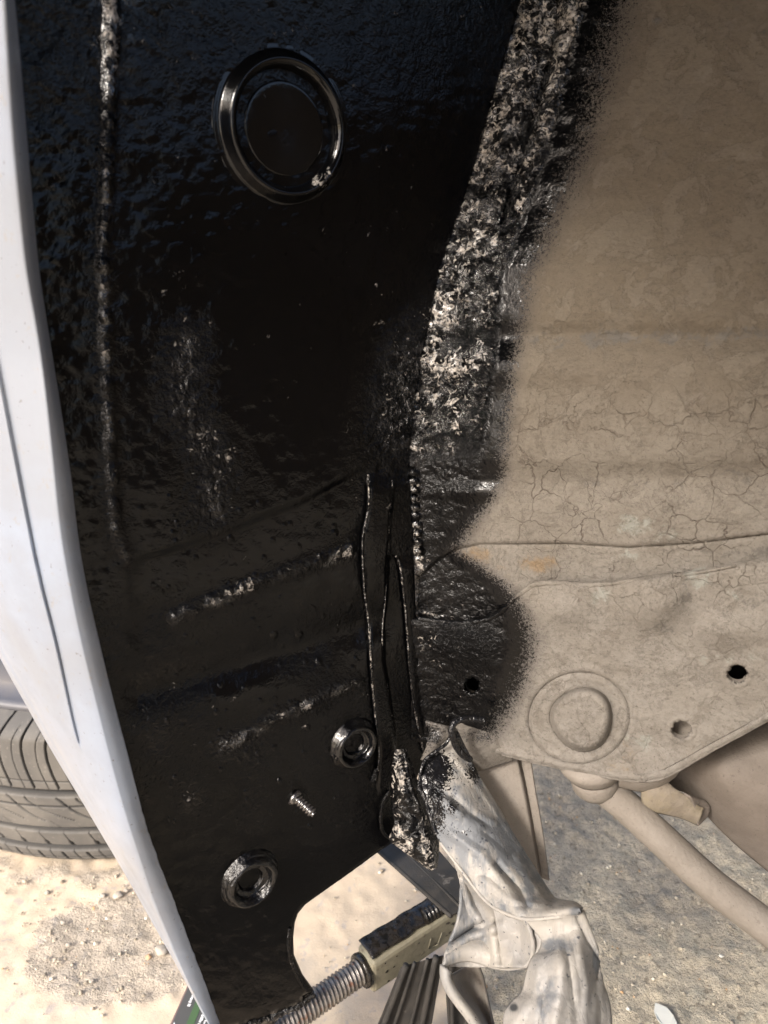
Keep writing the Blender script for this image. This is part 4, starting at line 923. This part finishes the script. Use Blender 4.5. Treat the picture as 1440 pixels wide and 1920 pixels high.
rings('hub', [(.0001, ZT - .02), (.03, ZT - .022), (.05, ZT - .03), (.055, ZT - .06)], M_RIM, 48)

# ------------------------------------------------------------------ printed pack on the ground, bottom left
def pack():
    z = .045; tip = PZ(351, 1846, z); lft = PZ(316, 1925, z); rgt = PZ(420, 1985, z)
    ex = (lft - tip); ey = rgt - tip; ey = ey - ex * ey.dot(ex) / ex.dot(ex)
    ex = ex / np.linalg.norm(ex); ey = ey / np.linalg.norm(ey); LX, LY = .16, .062
    o = thing('product_pack', tuple(tip + ex * LX / 2 + ey * LY / 2 - np.array([0, 0, z])), 'dark printed pack with green panel and tiny white print, by the fender tip', 'box')
    F = lambda a, b, zz: tip + ex * a + ey * b + np.array([0, 0, zz - z])
    prism('carton', [F(0, 0, .001), F(LX, 0, .001), F(LX, LY, .001), F(0, LY, .001)], [F(0, 0, z), F(LX, 0, z), F(LX, LY, z), F(0, LY, z)], M_BOXE, o, .0012)
    def pan(nm, pts, mat, zz): return prism(nm, [F(a, b, z + .0002) for a, b in pts], [F(a, b, z + zz) for a, b in pts], mat, o)
    pan('printed_face', [(.002, .002), (LX - .002, .002), (LX - .002, LY - .002), (.002, LY - .002)], M_BOXG, .0005)
    pan('green_panel', [(.004, .0125), (LX - .01, .0145), (LX - .01, .022), (.004, .018)], M_BOXGR, .0008)
    pan('white_panel', [(.030, .003), (.12, .003), (.12, .014), (.040, .012)], M_BOXW, .0008)
    rng = random.Random(3); vs = []; fs = []
    for b0_, a0_, a1_, h_ in ((.0075, .006, .0165, .0026), (.0215, .014, .034, .0024), (.0255, .013, .05, .0018), (.034, .022, .05, .0016), (.038, .02, .045, .0016), (.043, .028, .06, .0016)):
        a = a0_
        while a < a1_:                       # strokes of print too small to read
            w_ = rng.uniform(.0006, .0016); hh = h_ * rng.uniform(.6, 1); k = len(vs); bb = b0_ + rng.uniform(-.0002, .0002)
            vs += [F(a, bb, z + .0010), F(a + w_, bb, z + .0010), F(a + w_, bb + hh, z + .0010), F(a, bb + hh, z + .0010)]; fs.append((k, k + 1, k + 2, k + 3)); a += w_ + rng.choice((.0002, .0003, .0009))
    mesh_obj('fine_print', vs, fs, M_BOXW, o, False)
pack()

# ------------------------------------------------------------------ ground
def gmask(x, y):
    right = sm(x, .0, .12) * 1.0
    right = np.maximum(right, sm(y, .60, .80) * sm(x, -.12, .02))
    # gravel patch between tyre and fender
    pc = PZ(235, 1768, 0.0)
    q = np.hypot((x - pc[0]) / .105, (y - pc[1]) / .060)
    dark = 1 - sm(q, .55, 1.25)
    sh = PZ(160, 1650, 0.0); dark = np.maximum(dark, .45 * ga(np.hypot(x - wc[0], y - wc[1]) - RW, .035))  # soft shadow round the tyre's foot, painted into the ground colour
    return right, dark
def ground():
    fx = np.arange(-.62, .72, .0042); fy = np.arange(.28, 1.45, .0042)
    gx = np.r_[-60, -30, -14, -7, -3.5, -2, -1.3, -.9, fx, .85, 1.1, 1.6, 2.4, 4, 8, 15, 30, 60]; gy = np.r_[-60, -30, -12, -5, -2, -1, -.4, .0, .15, fy, 1.6, 1.9, 2.5, 4, 7, 12, 25, 60, 90]
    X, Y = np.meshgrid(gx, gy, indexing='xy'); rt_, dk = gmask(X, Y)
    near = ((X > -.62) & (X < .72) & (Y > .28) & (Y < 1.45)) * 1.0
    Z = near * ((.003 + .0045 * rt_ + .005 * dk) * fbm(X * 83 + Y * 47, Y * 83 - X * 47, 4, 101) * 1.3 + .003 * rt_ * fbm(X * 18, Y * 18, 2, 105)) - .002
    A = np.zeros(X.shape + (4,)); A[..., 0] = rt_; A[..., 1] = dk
    o = sheet('ground', np.stack([X, Y, Z], -1), M_GROUND, None, {'mA': A}); o['kind'] = 'structure'
    return o
ground()
def ico():
    t = (1 + 5 ** .5) / 2
    v = np.array([(-1, t, 0), (1, t, 0), (-1, -t, 0), (1, -t, 0), (0, -1, t), (0, 1, t), (0, -1, -t), (0, 1, -t), (t, 0, -1), (t, 0, 1), (-t, 0, -1), (-t, 0, 1)], float); v /= np.linalg.norm(v[0])
    f = np.array([(0, 11, 5), (0, 5, 1), (0, 1, 7), (0, 7, 10), (0, 10, 11), (1, 5, 9), (5, 11, 4), (11, 10, 2), (10, 7, 6), (7, 1, 8), (3, 9, 4), (3, 4, 2), (3, 2, 6), (3, 6, 8), (3, 8, 9), (4, 9, 5), (2, 4, 11), (6, 2, 10), (8, 6, 7), (9, 8, 1)])
    return v, f
IV, IF = ico()
def grit():
    rng = np.random.RandomState(12); n = 26000
    x = rng.uniform(-.6, .65, n); y = rng.uniform(.30, 1.35, n); r_, dk = gmask(x, y)
    pr = .05 + .40 * r_ + .60 * dk; k = rng.rand(n) < pr; k &= np.hypot(x - wc[0], y - wc[1]) > RW + .002
    x, y = x[k], y[k]; n = len(x)
    s = .0007 + .0016 * rng.rand(n) ** 3.5
    V = IV[None] * (s[:, None] * (1 + .0 * s[:, None]))[..., None] * rng.uniform(.65, 1.25, (n, 12, 1)); V = V * rng.uniform(.7, 1.3, (n, 1, 3)) * np.array([1, 1, .7])
    V += np.stack([x, y, s * .3], -1)[:, None, :]
    F = (IF[None] + (np.arange(n) * 12)[:, None, None]).reshape(-1, 3)
    o = mesh_obj('grit', V.reshape(-1, 3), F, M_GRIT, None, False); tag(o, 'loose grit scattered on the sandy ground', 'grit', None, 'stuff')
grit()
def stone(u, v, rpx, mat, label, sq=.7, seed=0):
    import bmesh
    c = PZ(u, v, 0.0); r = .7 * rpx * DZ(v, 0.0) / FPX
    bm = bmesh.new(); bmesh.ops.create_icosphere(bm, subdivisions=3, radius=1)
    for q in bm.verts:
        p = q.co; k = 1 + .8 * float(fbm(p.x * 1.3 + 5 + seed, p.y * 1.3 + p.z * 1.1 + 9, 3, seed)); q.co = Vector((p.x * r * k * 1.1, p.y * r * k, p.z * r * k * sq))
    me = bpy.data.meshes.new('stone'); bm.to_mesh(me); bm.free(); me.polygons.foreach_set('use_smooth', [True] * len(me.polygons)); me.materials.append(mat)
    o = bpy.data.objects.new('stone', me); COL.objects.link(o); o.location = (c[0], c[1], r * sq * .35); tag(o, label, 'stone', 'loose stones on the ground')
for args in [(221, 1680, 12, M_STONE, 'largest grey stone, just below the lying tyre beside the fender'),
             (193, 1680, 7, M_STONE, 'grey stone immediately left of the largest stone below the tyre'),
             (236, 1670, 6, M_STONE, 'small dark grey stone touching the upper right of the largest stone'),
             (129, 1772, 6, M_STONE, 'lone rounded grey stone in the middle of the gravel patch'),
             (200, 1722, 4, M_STONE_W, 'small white pebble in the gravel patch below the largest stone'),
             (279, 1795, 7, M_STONE_O, 'orange stone on the gravel close to the silver fender'),
             (118, 1730, 6, M_STONE, 'grey stone at the upper left edge of the gravel patch'),
             (164, 1742, 3, M_STONE_O, 'tiny orange pebble in the upper gravel patch'),
             (87, 1796, 5, M_STONE, 'grey pebble at the left edge of the gravel patch'),
             (172, 1840, 6, M_STONE, 'grey stone at the lower edge of the gravel patch'),
             (302, 1783, 15, M_STONE, 'flat grey lump half hidden by the fender edge above the pack'),
             (88, 1674, 6, M_STONE, 'pale brown stone on the sand left of the gravel, below the tyre'),
             (274, 1722, 4, M_STONE_W, 'bright white pebble next to the fender above the orange stone'),
             (1353, 1793, 5, M_STONE_W, 'pale greenish pebble below the dusty rod at lower right'),
             (1218, 1790, 3, M_STONE_O, 'tiny yellow pebble on the dark ground left of the rod end'),
             (1178, 1892, 5, M_STONE_W, 'small white pebble beside the pale flake at the bottom'),
             (712, 1636, 4, M_STONE_W, 'pale pebble seen through the notch beside the black jack arm')]:
    stone(*args, seed=int(args[0]) % 17)
def flake():
    pts = [(1228, 1881), (1250, 1890), (1262, 1905), (1276, 1935), (1250, 1935), (1232, 1912), (1226, 1898)]
    base = [PZ(a, b, .004 + .001 * (i % 3)) for i, (a, b) in enumerate(pts)]
    o = prism('pale_flake', base, [p + np.array([0, 0, .0012]) for p in base], M_SHELL, None, .0003)
    tag(o, 'whitish translucent chip of plastic lying on the ground at the bottom right', 'chip')
flake()
